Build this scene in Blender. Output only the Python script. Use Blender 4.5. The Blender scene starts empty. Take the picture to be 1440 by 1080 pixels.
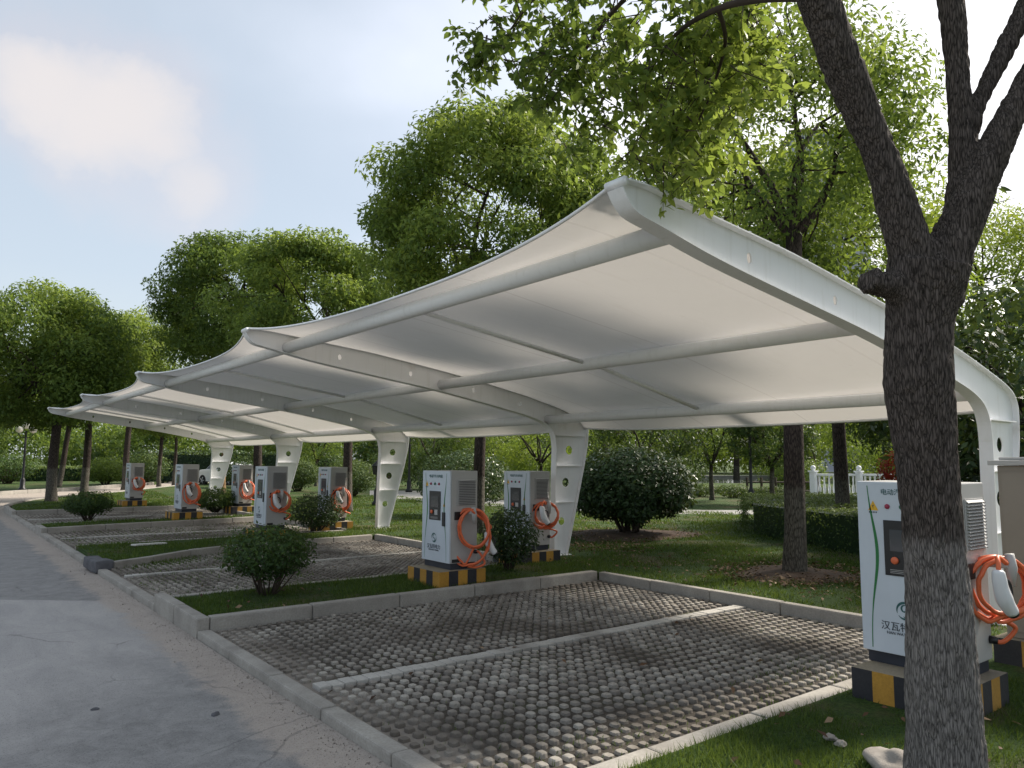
import bpy, bmesh, math, random
import numpy as np
from mathutils import Vector, Matrix, noise
R = math.radians
PI = math.pi
random.seed(7)
sc = bpy.context.scene
COL = sc.collection
# ------------------------------------------------------------------ camera
# X runs from the road into the park, Y runs along the row of bays, Z is up; the bays lie at Z = 0
F, CX, CY, HZ, VPX, ROLL = 1060.0, 720.0, 540.0, 648.0, -110.0, R(0.25)
CAMZ = 1.6
_p = math.atan((HZ - CY) / F)
_y = math.atan((CX - VPX) * math.cos(_p) / F)
f0 = Vector((math.sin(_y), math.cos(_y), 0)); r0 = Vector((math.cos(_y), -math.sin(_y), 0)); z0 = Vector((0, 0, 1))
FW = f0 * math.cos(_p) + z0 * math.sin(_p); U0 = -f0 * math.sin(_p) + z0 * math.cos(_p)
RT = r0 * math.cos(ROLL) + U0 * math.sin(ROLL); UP = U0 * math.cos(ROLL) - r0 * math.sin(ROLL)
cam = bpy.data.cameras.new('camera'); co = bpy.data.objects.new('camera', cam); COL.objects.link(co)
cam.sensor_width = 36; cam.lens = F / 1440 * 36; cam.clip_end = 5000; cam.clip_start = 0.05
M3 = Matrix((RT, UP, -FW)).transposed()
co.matrix_world = Matrix.Translation((0, 0, CAMZ)) @ M3.to_4x4()
sc.camera = co
def ray(x, y): return FW * F + RT * (x - CX) - UP * (y - CY)
def G(x, y, z=0.08):                       # point at height z seen at photo pixel x, y
    d = ray(x, y); return Vector((0, 0, CAMZ)) + d * ((z - CAMZ) / d.z)
def D(x, y, dep):                          # point at forward distance dep
    return Vector((0, 0, CAMZ)) + ray(x, y) * (dep / F)
def DG(x, dep, z=0.08):                    # ground point in pixel column x at forward distance dep
    p = D(x, 650, dep); p.z = z; return p
# ------------------------------------------------------------------ light
SUN_AZ = math.atan2(0.96, -0.12)            # clockwise from +Y
SUN_EL = R(40)
w = bpy.data.worlds.new('World'); sc.world = w; w.use_nodes = True
nt = w.node_tree; nt.nodes.clear()
def N(t, **k):
    n = nt.nodes.new(t)
    for a, b in k.items(): setattr(n, a, b)
    return n
out = N('ShaderNodeOutputWorld'); mix = N('ShaderNodeMixShader')
sky = N('ShaderNodeTexSky', sky_type='NISHITA', sun_disc=False, sun_elevation=SUN_EL, sun_rotation=SUN_AZ)
sky.air_density = 1.0; sky.dust_density = 2.0
bg = N('ShaderNodeBackground'); bg.inputs[1].default_value = 0.095
bc = N('ShaderNodeBackground'); bc.inputs[1].default_value = 1.0
tc = N('ShaderNodeTexCoord')
nz = N('ShaderNodeTexNoise'); nz.inputs['Scale'].default_value = 1.6; nz.inputs['Detail'].default_value = 4; nz.inputs['Roughness'].default_value = 0.45
mp = N('ShaderNodeMapping'); mp.inputs['Scale'].default_value = (1, 1, 2.2); mp.inputs['Location'].default_value = (0.3, 1.7, 0.4)
L = nt.links.new
L(tc.outputs['Generated'], mp.inputs[0]); L(mp.outputs[0], nz.inputs['Vector'])
def math_(op, a, b=None, c=None):
    n = N('ShaderNodeMath', operation=op)
    for i, v in enumerate((a, b, c)):
        if v is None: continue
        if isinstance(v, (int, float)): n.inputs[i].default_value = v
        else: L(v, n.inputs[i])
    return n.outputs[0]
nw_ = N('ShaderNodeTexNoise'); nw_.inputs['Scale'].default_value = 3.2; nw_.inputs['Detail'].default_value = 7; nw_.inputs['Roughness'].default_value = 0.62; L(tc.outputs['Generated'], nw_.inputs['Vector'])
sb_ = N('ShaderNodeVectorMath', operation='SUBTRACT'); L(nw_.outputs[1], sb_.inputs[0]); sb_.inputs[1].default_value = (0.5, 0.5, 0.5)
sc_ = N('ShaderNodeVectorMath', operation='SCALE'); L(sb_.outputs[0], sc_.inputs[0]); sc_.inputs['Scale'].default_value = 0.20
warp = N('ShaderNodeVectorMath', operation='ADD'); L(tc.outputs['Generated'], warp.inputs[0]); L(sc_.outputs[0], warp.inputs[1])
def dirmask(px, py, lo, hi):               # soft cloud patch around one direction of the sky
    d = ray(px, py).normalized()
    nn = N('ShaderNodeVectorMath', operation='NORMALIZE'); L(warp.outputs[0], nn.inputs[0])
    dp = N('ShaderNodeVectorMath', operation='DOT_PRODUCT'); L(nn.outputs[0], dp.inputs[0]); dp.inputs[1].default_value = d
    v = math_('ADD', dp.outputs['Value'], math_('MULTIPLY', math_('SUBTRACT', nz.outputs[0], 0.5), (hi - lo) * 1.6))
    mr = N('ShaderNodeMapRange', interpolation_type='SMOOTHSTEP'); L(v, mr.inputs[0])
    mr.inputs[1].default_value = lo; mr.inputs[2].default_value = hi
    return mr.outputs[0]
glow = dirmask(1500, 150, 0.60, 1.0)
cl1 = dirmask(115, 125, 0.9940, 1.0018); cl2 = dirmask(180, 175, 0.9925, 1.0012); cl3 = dirmask(262, 240, 0.9930, 1.0018)
patch = math_('MAXIMUM', math_('MAXIMUM', cl1, cl2), cl3)
sep = N('ShaderNodeSeparateXYZ'); L(tc.outputs['Generated'], sep.inputs[0])
low = N('ShaderNodeMapRange', interpolation_type='SMOOTHSTEP'); L(sep.outputs[2], low.inputs[0])
low.inputs[1].default_value = 0.60; low.inputs[2].default_value = 0.05
rag = N('ShaderNodeMapRange', interpolation_type='SMOOTHSTEP'); L(nz.outputs[0], rag.inputs[0])
rag.inputs[1].default_value = 0.42; rag.inputs[2].default_value = 0.66
m1 = math_('MAXIMUM', math_('MULTIPLY', low.outputs[0], 0.80), math_('MULTIPLY', rag.outputs[0], 0.6))
m2 = math_('MAXIMUM', m1, math_('MULTIPLY', patch, 0.9))
m3 = math_('MAXIMUM', m2, glow)
m4 = math_('MAXIMUM', m3, 0.62)
def mixc(f, a, b):
    n = N('ShaderNodeMix', data_type='RGBA')
    if isinstance(f, (int, float)): n.inputs[0].default_value = f
    else: L(f, n.inputs[0])
    for i, v in ((6, a), (7, b)):
        if isinstance(v, tuple): n.inputs[i].default_value = v + (1,)
        else: L(v, n.inputs[i])
    return n.outputs[2]
cc = mixc(glow, mixc(patch, (0.355, 0.385, 0.405), (0.425, 0.398, 0.388)), (0.66, 0.66, 0.68))
L(cc, bc.inputs[0]); L(sky.outputs[0], bg.inputs[0])
L(m4, mix.inputs[0]); L(bg.outputs[0], mix.inputs[1]); L(bc.outputs[0], mix.inputs[2]); L(mix.outputs[0], out.inputs[0])
sl = bpy.data.lights.new('sun', 'SUN'); sl.energy = 3.6; sl.angle = R(9); sl.color = (1.0, 0.92, 0.80)
so = bpy.data.objects.new('sun', sl); COL.objects.link(so)
sd = Vector((math.sin(SUN_AZ) * math.cos(SUN_EL), math.cos(SUN_AZ) * math.cos(SUN_EL), math.sin(SUN_EL)))
so.rotation_euler = sd.to_track_quat('Z', 'Y').to_euler()
sc.view_settings.view_transform = 'Standard'; sc.view_settings.look = 'None'
sc.view_settings.exposure = 1.1; sc.view_settings.gamma = 1.0
sc.cycles.max_bounces = 6; sc.cycles.transparent_max_bounces = 4; sc.cycles.diffuse_bounces = 3
sc.cycles.transmission_bounces = 4; sc.cycles.glossy_bounces = 2
# ------------------------------------------------------------------ helpers
class NT:                                   # small node-graph writer for materials
    def __init__(s, name):
        s.m = bpy.data.materials.new(name); s.m.use_nodes = True; s.t = s.m.node_tree
        s.b = s.t.nodes['Principled BSDF']; s.o = s.t.nodes['Material Output']
    def n(s, t, ins=None, **k):
        x = s.t.nodes.new(t)
        for a, b in k.items(): setattr(x, a, b)
        for a, b in (ins or {}).items():
            if isinstance(b, bpy.types.NodeSocket): s.t.links.new(b, x.inputs[a])
            else: x.inputs[a].default_value = b
        return x
    def l(s, a, b): s.t.links.new(a, b)
    def co(s, kind='Object', scale=(1, 1, 1)):
        c = s.n('ShaderNodeTexCoord')
        return s.n('ShaderNodeMapping', {0: c.outputs[kind], 'Scale': scale}).outputs[0]
    def geo(s, scale=(1, 1, 1)):
        c = s.n('ShaderNodeNewGeometry')
        return s.n('ShaderNodeMapping', {0: c.outputs['Position'], 'Scale': scale}).outputs[0]
    def noise(s, vec, scale, det=4, rough=0.55, dist=0.0):
        return s.n('ShaderNodeTexNoise', {'Vector': vec, 'Scale': scale, 'Detail': det, 'Roughness': rough, 'Distortion': dist}).outputs[0]
    def ramp(s, fac, stops):
        r = s.n('ShaderNodeValToRGB', {0: fac}); e = r.color_ramp.elements
        while len(e) < len(stops): e.new(0.5)
        for i, (p, c) in enumerate(stops):
            e[i].position = p; e[i].color = tuple(c) + (1,) if len(c) == 3 else c
        return r.outputs[0]
    def mixc(s, f, a, b, bt='MIX'):
        x = s.n('ShaderNodeMix', data_type='RGBA', blend_type=bt)
        for i, v in ((0, f), (6, a), (7, b)):
            if isinstance(v, bpy.types.NodeSocket): s.l(v, x.inputs[i])
            elif isinstance(v, tuple): x.inputs[i].default_value = v + (1,)
            else: x.inputs[i].default_value = v
        return x.outputs[2]
    def math(s, op, a, b=0.0):
        x = s.n('ShaderNodeMath', operation=op)
        for i, v in ((0, a), (1, b)):
            if isinstance(v, bpy.types.NodeSocket): s.l(v, x.inputs[i])
            else: x.inputs[i].default_value = v
        return x.outputs[0]
    def mr(s, v, a, b, c=0.0, d=1.0):
        x = s.n('ShaderNodeMapRange', {0: v, 1: a, 2: b, 3: c, 4: d}, interpolation_type='SMOOTHSTEP'); return x.outputs[0]
    def bump(s, h, strength=0.5, dist=0.01):
        x = s.n('ShaderNodeBump', {'Height': h, 'Strength': strength, 'Distance': dist}); s.l(x.outputs[0], s.b.inputs['Normal'])
    def set(s, col=None, rough=0.6, metal=0.0, spec=None):
        if col is not None:
            if isinstance(col, tuple): s.b.inputs['Base Color'].default_value = col + (1,)
            else: s.l(col, s.b.inputs['Base Color'])
        if isinstance(rough, bpy.types.NodeSocket): s.l(rough, s.b.inputs['Roughness'])
        else: s.b.inputs['Roughness'].default_value = rough
        s.b.inputs['Metallic'].default_value = metal
        if spec is not None: s.b.inputs['Specular IOR Level'].default_value = spec
        return s.m
def vary(name, col, rough=0.6, amt=0.15, scale=6.0, metal=0.0, spec=None, bump=0.0, kind='Object'):
    t = NT(name); v = t.co(kind); n = t.noise(v, scale, 5, 0.6)
    lo = tuple(c * (1 - amt) for c in col); hi = tuple(min(1, c * (1 + amt)) for c in col)
    m = t.set(t.ramp(n, [(0.3, lo), (0.7, hi)]), rough, metal, spec)
    if bump: t.bump(t.noise(v, scale * 12, 4), bump, 0.004)
    return m
MT = {}
def leafmat(name, dark, mid, light, trans=0.35, rough=0.45):
    t = NT(name)
    at = t.n('ShaderNodeAttribute', attribute_name='tint')
    g = t.n('ShaderNodeNewGeometry')
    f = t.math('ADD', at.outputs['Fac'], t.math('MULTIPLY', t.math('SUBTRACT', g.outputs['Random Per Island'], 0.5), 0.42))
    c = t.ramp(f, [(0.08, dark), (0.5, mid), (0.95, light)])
    t.set(c, rough, 0, 0.22)
    tr = t.n('ShaderNodeBsdfTranslucent'); c2 = t.mixc(0.35, c, (0.30, 0.38, 0.04)); t.l(c2, tr.inputs[0])
    mx = t.n('ShaderNodeMixShader', {0: trans}); t.l(t.b.outputs[0], mx.inputs[1]); t.l(tr.outputs[0], mx.inputs[2])
    t.l(mx.outputs[0], t.o.inputs[0])
    return t.m
MT['leaf'] = leafmat('camphor_leaf', (0.050, 0.092, 0.026), (0.130, 0.200, 0.044), (0.28, 0.345, 0.07), 0.52)
MT['leaf_yellow'] = leafmat('yellow_green_leaf', (0.08, 0.14, 0.022), (0.19, 0.26, 0.035), (0.36, 0.41, 0.06), 0.5)
MT['leaf_dark'] = leafmat('glossy_dark_leaf', (0.014, 0.032, 0.014), (0.036, 0.068, 0.026), (0.10, 0.15, 0.06), 0.15, 0.38)
MT['leaf_shrub'] = leafmat('shrub_leaf', (0.02, 0.045, 0.016), (0.045, 0.090, 0.024), (0.12, 0.19, 0.045), 0.3, 0.5)
MT['leaf_hedge'] = leafmat('hedge_leaf', (0.02, 0.045, 0.015), (0.045, 0.085, 0.022), (0.17, 0.22, 0.07), 0.25, 0.6)
MT['leaf_willow'] = leafmat('willow_leaf', (0.06, 0.11, 0.02), (0.13, 0.20, 0.03), (0.26, 0.33, 0.05), 0.5)
MT['leaf_red'] = leafmat('red_leaf', (0.25, 0.01, 0.015), (0.42, 0.02, 0.03), (0.6, 0.05, 0.05), 0.3)
MT['leaf_litter'] = leafmat('dry_leaf', (0.05, 0.025, 0.015), (0.13, 0.07, 0.04), (0.34, 0.24, 0.15), 0.1, 0.7)
MT['grass'] = leafmat('grass_blade', (0.025, 0.055, 0.012), (0.055, 0.105, 0.020), (0.15, 0.20, 0.05), 0.35, 0.5)
def bark(name, dark, light, white, wz=1.3, sc_=(9, 9, 1.6), bumps=1.0):
    t = NT(name); v = t.geo(sc_)
    n1 = t.noise(v, 3.6, 7, 0.70, 1.2); n2 = t.noise(t.geo((1, 1, 1)), 2.5, 3)
    vv = t.n('ShaderNodeMix', {0: 0.16, 4: v, 5: t.n('ShaderNodeTexNoise', {'Vector': v, 'Scale': 2.0, 'Detail': 5}).outputs[1]}, data_type='VECTOR').outputs[1]
    vo = t.n('ShaderNodeTexVoronoi', {'Vector': vv, 'Scale': 3.4}, feature='DISTANCE_TO_EDGE').outputs[0]
    h = t.math('ADD', t.math('MULTIPLY', t.mr(vo, 0, 0.30), 0.35), t.math('MULTIPLY', n1, 1.1))
    c = t.ramp(h, [(0.45, dark), (1.05 - 0.05, light)])
    cw = t.ramp(h, [(0.42, tuple(0.14 * a for a in white)), (0.66, tuple(0.6 * a for a in white)), (0.95, white)])
    sp = t.n('ShaderNodeSeparateXYZ', {0: t.geo()})
    edge = t.math('ADD', sp.outputs[2], t.math('MULTIPLY', t.math('SUBTRACT', n1, 0.5), 0.30))
    f = t.math('MULTIPLY', t.mr(edge, wz + 0.05, wz - 0.05), t.mr(n2, 0.25, 0.5, 0.55, 1.0))
    t.set(t.mixc(f, c, cw), 0.9, 0, 0.15); t.bump(h, 0.9 * bumps, 0.02)
    return t.m
MT['bark'] = bark('camphor_bark', (0.018, 0.014, 0.014), (0.10, 0.078, 0.066), (0.17, 0.155, 0.13), 1.25, (15, 15, 3.2))
MT['bark_near'] = bark('furrowed_bark', (0.018, 0.015, 0.013), (0.155, 0.128, 0.115), (0.29, 0.265, 0.25), 1.25, (34, 34, 4.4), 0.6)
MT['bark_sunlit'] = bark('sunlit_bark', (0.14, 0.08, 0.04), (0.34, 0.23, 0.13), (0.36, 0.25, 0.16), 0.3)  # warm light brown carries the sunlight on one trunk in its colour
MT['twig'] = vary('twig', (0.05, 0.035, 0.025), 0.9, 0.3)
MT['white'] = vary('white_steel', (0.74, 0.75, 0.75), 0.42, 0.05, 2.0)
def whitemat():
    t = NT('white_painted_steel'); v = t.geo()
    n = t.noise(v, 1.5, 5, 0.6); st = t.noise(t.geo((9, 9, 0.7)), 2.0, 5, 0.6)
    c = t.mixc(t.mr(st, 0.50, 0.80, 0, 0.35), (0.85, 0.85, 0.87), (0.60, 0.59, 0.57))
    c = t.mixc(t.mr(n, 0.60, 0.80, 0, 0.4), c, (0.52, 0.46, 0.38))
    t.set(c, 0.45); return t.m
MT['white'] = whitemat()
def membrane():
    t = NT('white_membrane'); v = t.geo()
    n = t.noise(v, 0.9, 5, 0.6); n2 = t.noise(v, 14, 4, 0.6)
    c = t.ramp(n, [(0.3, (0.56, 0.553, 0.548)), (0.7, (0.67, 0.662, 0.655))])
    c = t.mixc(t.mr(n2, 0.66, 0.78, 0, 0.35), c, (0.35, 0.30, 0.26))
    sp = t.n('ShaderNodeSeparateXYZ', {0: t.geo()}); fr_ = t.math('FRACT', t.math('DIVIDE', t.math('ADD', sp.outputs[1], 0.35), 1.571))
    seam = t.math('LESS_THAN', t.math('ABSOLUTE', t.math('SUBTRACT', fr_, 0.5)), 0.008); c = t.mixc(t.math('MULTIPLY', seam, 0.45), c, (0.30, 0.27, 0.25))
    st = t.noise(t.geo((0.5, 3, 1)), 2.0, 5, 0.6); c = t.mixc(t.mr(st, 0.55, 0.8, 0, 0.35), c, (0.42, 0.37, 0.33))
    t.set(c, 0.5, 0, 0.4)
    tr = t.n('ShaderNodeBsdfTranslucent', {0: (0.75, 0.715, 0.68, 1)})
    mx = t.n('ShaderNodeMixShader', {0: 0.24}); t.l(t.b.outputs[0], mx.inputs[1]); t.l(tr.outputs[0], mx.inputs[2]); t.l(mx.outputs[0], t.o.inputs[0])
    return t.m
MT['membrane'] = membrane()
def concrete(name, a, b, rough=0.9, dirt=(0.10, 0.085, 0.07)):
    t = NT(name); v = t.geo()
    n = t.noise(v, 3.0, 6, 0.65); n2 = t.noise(v, 60, 3, 0.6); n3 = t.noise(v, 1.1, 4)
    c = t.ramp(n, [(0.3, a), (0.7, b)])
    c = t.mixc(t.mr(n3, 0.52, 0.72, 0, 0.6), c, dirt)
    c = t.mixc(t.mr(n2, 0.3, 0.7, 0, 0.35), c, tuple(x * 0.6 for x in a))
    t.set(c, rough); t.bump(n2, 0.5, 0.004); return t.m
MT['kerb'] = concrete('kerb_concrete', (0.27, 0.25, 0.225), (0.41, 0.385, 0.345))
MT['block'] = concrete('paver_concrete', (0.40, 0.38, 0.35), (0.52, 0.50, 0.46))
def nubmat():
    t = NT('grass_paver_concrete'); v = t.geo()
    g = t.n('ShaderNodeNewGeometry'); rnd = g.outputs['Random Per Island']
    n = t.noise(v, 0.75, 5, 0.6, 0.5); n2 = t.noise(v, 45, 4, 0.65)
    c = t.ramp(rnd, [(0.0, (0.19, 0.168, 0.145)), (0.5, (0.29, 0.262, 0.228)), (1.0, (0.40, 0.37, 0.325))])
    d = t.math('ADD', n, t.math('MULTIPLY', t.math('SUBTRACT', rnd, 0.5), 0.12))
    c = t.mixc(t.mr(d, 0.47, 0.62, 0, 0.85), c, (0.10, 0.082, 0.066))
    c = t.mixc(t.mr(n2, 0.45, 0.75, 0, 0.5), c, (0.10, 0.09, 0.075))
    t.set(c, 0.9); t.bump(n2, 0.5, 0.004); return t.m
MT['nub'] = nubmat()
def soilmat():
    t = NT('paver_soil'); v = t.geo(); n = t.noise(v, 1.4, 6, 0.65); n2 = t.noise(v, 70, 3)
    c = t.ramp(n, [(0.30, (0.034, 0.028, 0.022)), (0.55, (0.054, 0.044, 0.034)), (0.72, (0.045, 0.050, 0.022))])
    c = t.mixc(t.mr(n2, 0.5, 0.8, 0, 0.5), c, (0.14, 0.115, 0.09))
    sp = t.n('ShaderNodeSeparateXYZ', {0: t.geo()}); sx = t.math('ADD', sp.outputs[0], t.math('MULTIPLY', n, 1.2))
    c = t.mixc(t.mr(sx, 3.35, 2.95, 0, 0.8), c, (0.27, 0.235, 0.20))
    t.set(c, 0.95); t.bump(n2, 0.8, 0.01); return t.m
MT['soil'] = soilmat()
def lawnmat():
    t = NT('lawn_ground'); v = t.geo(); n = t.noise(v, 0.8, 6, 0.65); n2 = t.noise(v, 35, 4, 0.7); n3 = t.noise(v, 4, 4)
    c = t.ramp(n2, [(0.28, (0.018, 0.036, 0.010)), (0.55, (0.045, 0.085, 0.018)), (0.8, (0.10, 0.15, 0.035))])
    c = t.mixc(t.mr(n, 0.48, 0.62, 0, 0.75), c, (0.105, 0.088, 0.045))
    c = t.mixc(t.mr(n3, 0.60, 0.75, 0, 0.45), c, (0.06, 0.045, 0.03))
    t.set(c, 0.9, 0, 0.2); t.bump(n2, 1.0, 0.04); return t.m
MT['lawn'] = lawnmat()
MT['mulch'] = concrete('mulch', (0.06, 0.035, 0.022), (0.12, 0.075, 0.05), 0.95, (0.035, 0.022, 0.016))
def roadmat():
    t = NT('worn_asphalt'); v = t.geo(); sp = t.n('ShaderNodeSeparateXYZ', {0: t.geo()}); X, Y = sp.outputs[0], sp.outputs[1]
    n1 = t.noise(v, 0.7, 6, 0.62, 0.7); n2 = t.noise(v, 5, 6, 0.68, 0.8); n3 = t.noise(v, 120, 3, 0.7); n4 = t.noise(t.geo((1, 0.35, 1)), 2.2, 6, 0.7, 1.0)
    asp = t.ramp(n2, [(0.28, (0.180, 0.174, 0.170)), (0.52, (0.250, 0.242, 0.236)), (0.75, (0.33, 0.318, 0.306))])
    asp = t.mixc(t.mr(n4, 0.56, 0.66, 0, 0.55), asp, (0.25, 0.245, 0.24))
    pale_c = t.ramp(n4, [(0.3, (0.32, 0.308, 0.30)), (0.55, (0.39, 0.372, 0.358)), (0.75, (0.46, 0.43, 0.405))])
    # paler stretch of the road: the far edge is sharp, the near edge ragged
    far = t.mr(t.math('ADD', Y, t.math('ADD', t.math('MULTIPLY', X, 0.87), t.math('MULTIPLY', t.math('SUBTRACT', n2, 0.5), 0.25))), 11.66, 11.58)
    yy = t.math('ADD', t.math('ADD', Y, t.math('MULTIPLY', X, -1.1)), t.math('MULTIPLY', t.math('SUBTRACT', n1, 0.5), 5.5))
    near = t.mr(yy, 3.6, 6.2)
    pale_f = t.math('MULTIPLY', far, near)
    c = t.mixc(pale_f, asp, pale_c)
    # sandy dirt gathered along the kerb
    dn = t.math('ADD', X, t.math('MULTIPLY', t.math('SUBTRACT', n2, 0.5), 0.35))
    dn = t.math('ADD', dn, t.math('MULTIPLY', t.math('SUBTRACT', n1, 0.5), 0.4))
    c = t.mixc(t.math('MULTIPLY', t.mr(dn, 1.68, 1.84), 0.9), c, t.mixc(n2, (0.31, 0.265, 0.23), (0.47, 0.405, 0.35)))
    c = t.mixc(t.mr(t.noise(v, 55, 4, 0.75), 0.52, 0.66, 0, 0.40), c, (0.36, 0.35, 0.34))
    c = t.mixc(t.mr(n3, 0.46, 0.32, 0, 0.6), c, (0.04, 0.04, 0.045))
    vc = t.n('ShaderNodeTexVoronoi', {'Vector': t.n('ShaderNodeMix', {0: 0.25, 4: v, 5: t.n('ShaderNodeTexNoise', {'Vector': v, 'Scale': 1.7, 'Detail': 6}).outputs[1]}, data_type='VECTOR').outputs[1], 'Scale': 0.75}, feature='DISTANCE_TO_EDGE').outputs[0]
    c = t.mixc(t.math('MULTIPLY', t.mr(vc, 0.006, 0.002), t.mr(n1, 0.50, 0.58, 0, 0.35)), c, (0.05, 0.05, 0.05))
    t.set(c, 0.85, 0, 0.3); t.bump(t.math('ADD', n3, t.math('MULTIPLY', n2, 0.6)), 0.5, 0.008); return t.m
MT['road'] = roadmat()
MT['path'] = concrete('path_concrete', (0.25, 0.24, 0.23), (0.36, 0.35, 0.33))
MT['cabinet'] = vary('cabinet_white', (0.56, 0.61, 0.67), 0.38, 0.05, 3.0)
MT['cabinet_side'] = vary('cabinet_grey_white', (0.42, 0.41, 0.40), 0.42, 0.06, 3.0)
MT['beige'] = vary('beige_steel', (0.25, 0.215, 0.175), 0.5, 0.06, 3.0)
MT['navy'] = vary('dark_base_paint', (0.018, 0.022, 0.035), 0.5, 0.2)
MT['black'] = vary('black_plastic', (0.012, 0.012, 0.015), 0.35, 0.2)
MT['screen'] = NT('screen_glass').set((0.06, 0.065, 0.08), 0.12)
MT['green'] = NT('green_stripe').set((0.015, 0.17, 0.04), 0.5)
MT['teal'] = NT('teal_print').set((0.02, 0.10, 0.10), 0.5)
MT['print'] = NT('dark_print').set((0.02, 0.03, 0.045), 0.5)
MT['yellow'] = concrete('yellow_paint', (0.40, 0.20, 0.025), (0.54, 0.29, 0.04), 0.7, (0.25, 0.16, 0.06))
MT['blackpaint'] = concrete('black_paint', (0.015, 0.015, 0.02), (0.03, 0.03, 0.035), 0.7, (0.06, 0.055, 0.05))
MT['plinthtop'] = concrete('plinth_top', (0.22, 0.19, 0.15), (0.36, 0.30, 0.20), 0.9)
MT['warn'] = NT('warning_yellow').set((0.75, 0.42, 0.02), 0.5)
MT['red'] = NT('red_lens').set((0.30, 0.02, 0.06), 0.3)
MT['greenlens'] = NT('green_lens').set((0.01, 0.13, 0.07), 0.3)
MT['orange'] = vary('orange_cable', (0.72, 0.15, 0.055), 0.42, 0.12, 9.0)
MT['gun'] = vary('white_plastic', (0.72, 0.72, 0.74), 0.35, 0.05)
MT['iron'] = vary('black_iron', (0.010, 0.010, 0.012), 0.45, 0.3)
MT['globe'] = NT('opal_globe').set((0.85, 0.83, 0.78), 0.3)
MT['marble'] = vary('white_stone', (0.80, 0.82, 0.86), 0.6, 0.05)
MT['rock'] = vary('pale_rock', (0.30, 0.27, 0.24), 0.9, 0.3, 9.0, bump=0.8)
MT['rockdark'] = vary('dark_rock', (0.10, 0.10, 0.11), 0.9, 0.3, 9.0, bump=0.8)
MT['plank'] = vary('white_board', (0.62, 0.60, 0.56), 0.8, 0.1)
MT['carwhite'] = NT('white_car_paint').set((0.82, 0.83, 0.85), 0.15)
MT['glass'] = NT('dark_car_glass').set((0.02, 0.025, 0.03), 0.05)
MT['tyre'] = NT('rubber').set((0.015, 0.015, 0.016), 0.8)
MT['rim'] = NT('alloy').set((0.6, 0.6, 0.62), 0.3, 0.8)
MT['wallpink'] = vary('pink_render', (0.55, 0.40, 0.34), 0.9, 0.08, 0.3)
MT['wallgrey'] = vary('grey_render', (0.42, 0.42, 0.48), 0.9, 0.06, 0.3)
MT['roof'] = vary('roof_tile', (0.20, 0.15, 0.13), 0.8, 0.2)
MT['wood'] = vary('wood', (0.06, 0.045, 0.03), 0.8, 0.3)
MT['trim'] = NT('white_trim').set((0.7, 0.7, 0.7), 0.5)
tw = NT('pond_water'); nw = tw.noise(tw.geo(), 3, 3); tw.bump(nw, 0.15, 0.02); MT['water'] = tw.set((0.05, 0.06, 0.06), 0.08)

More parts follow.
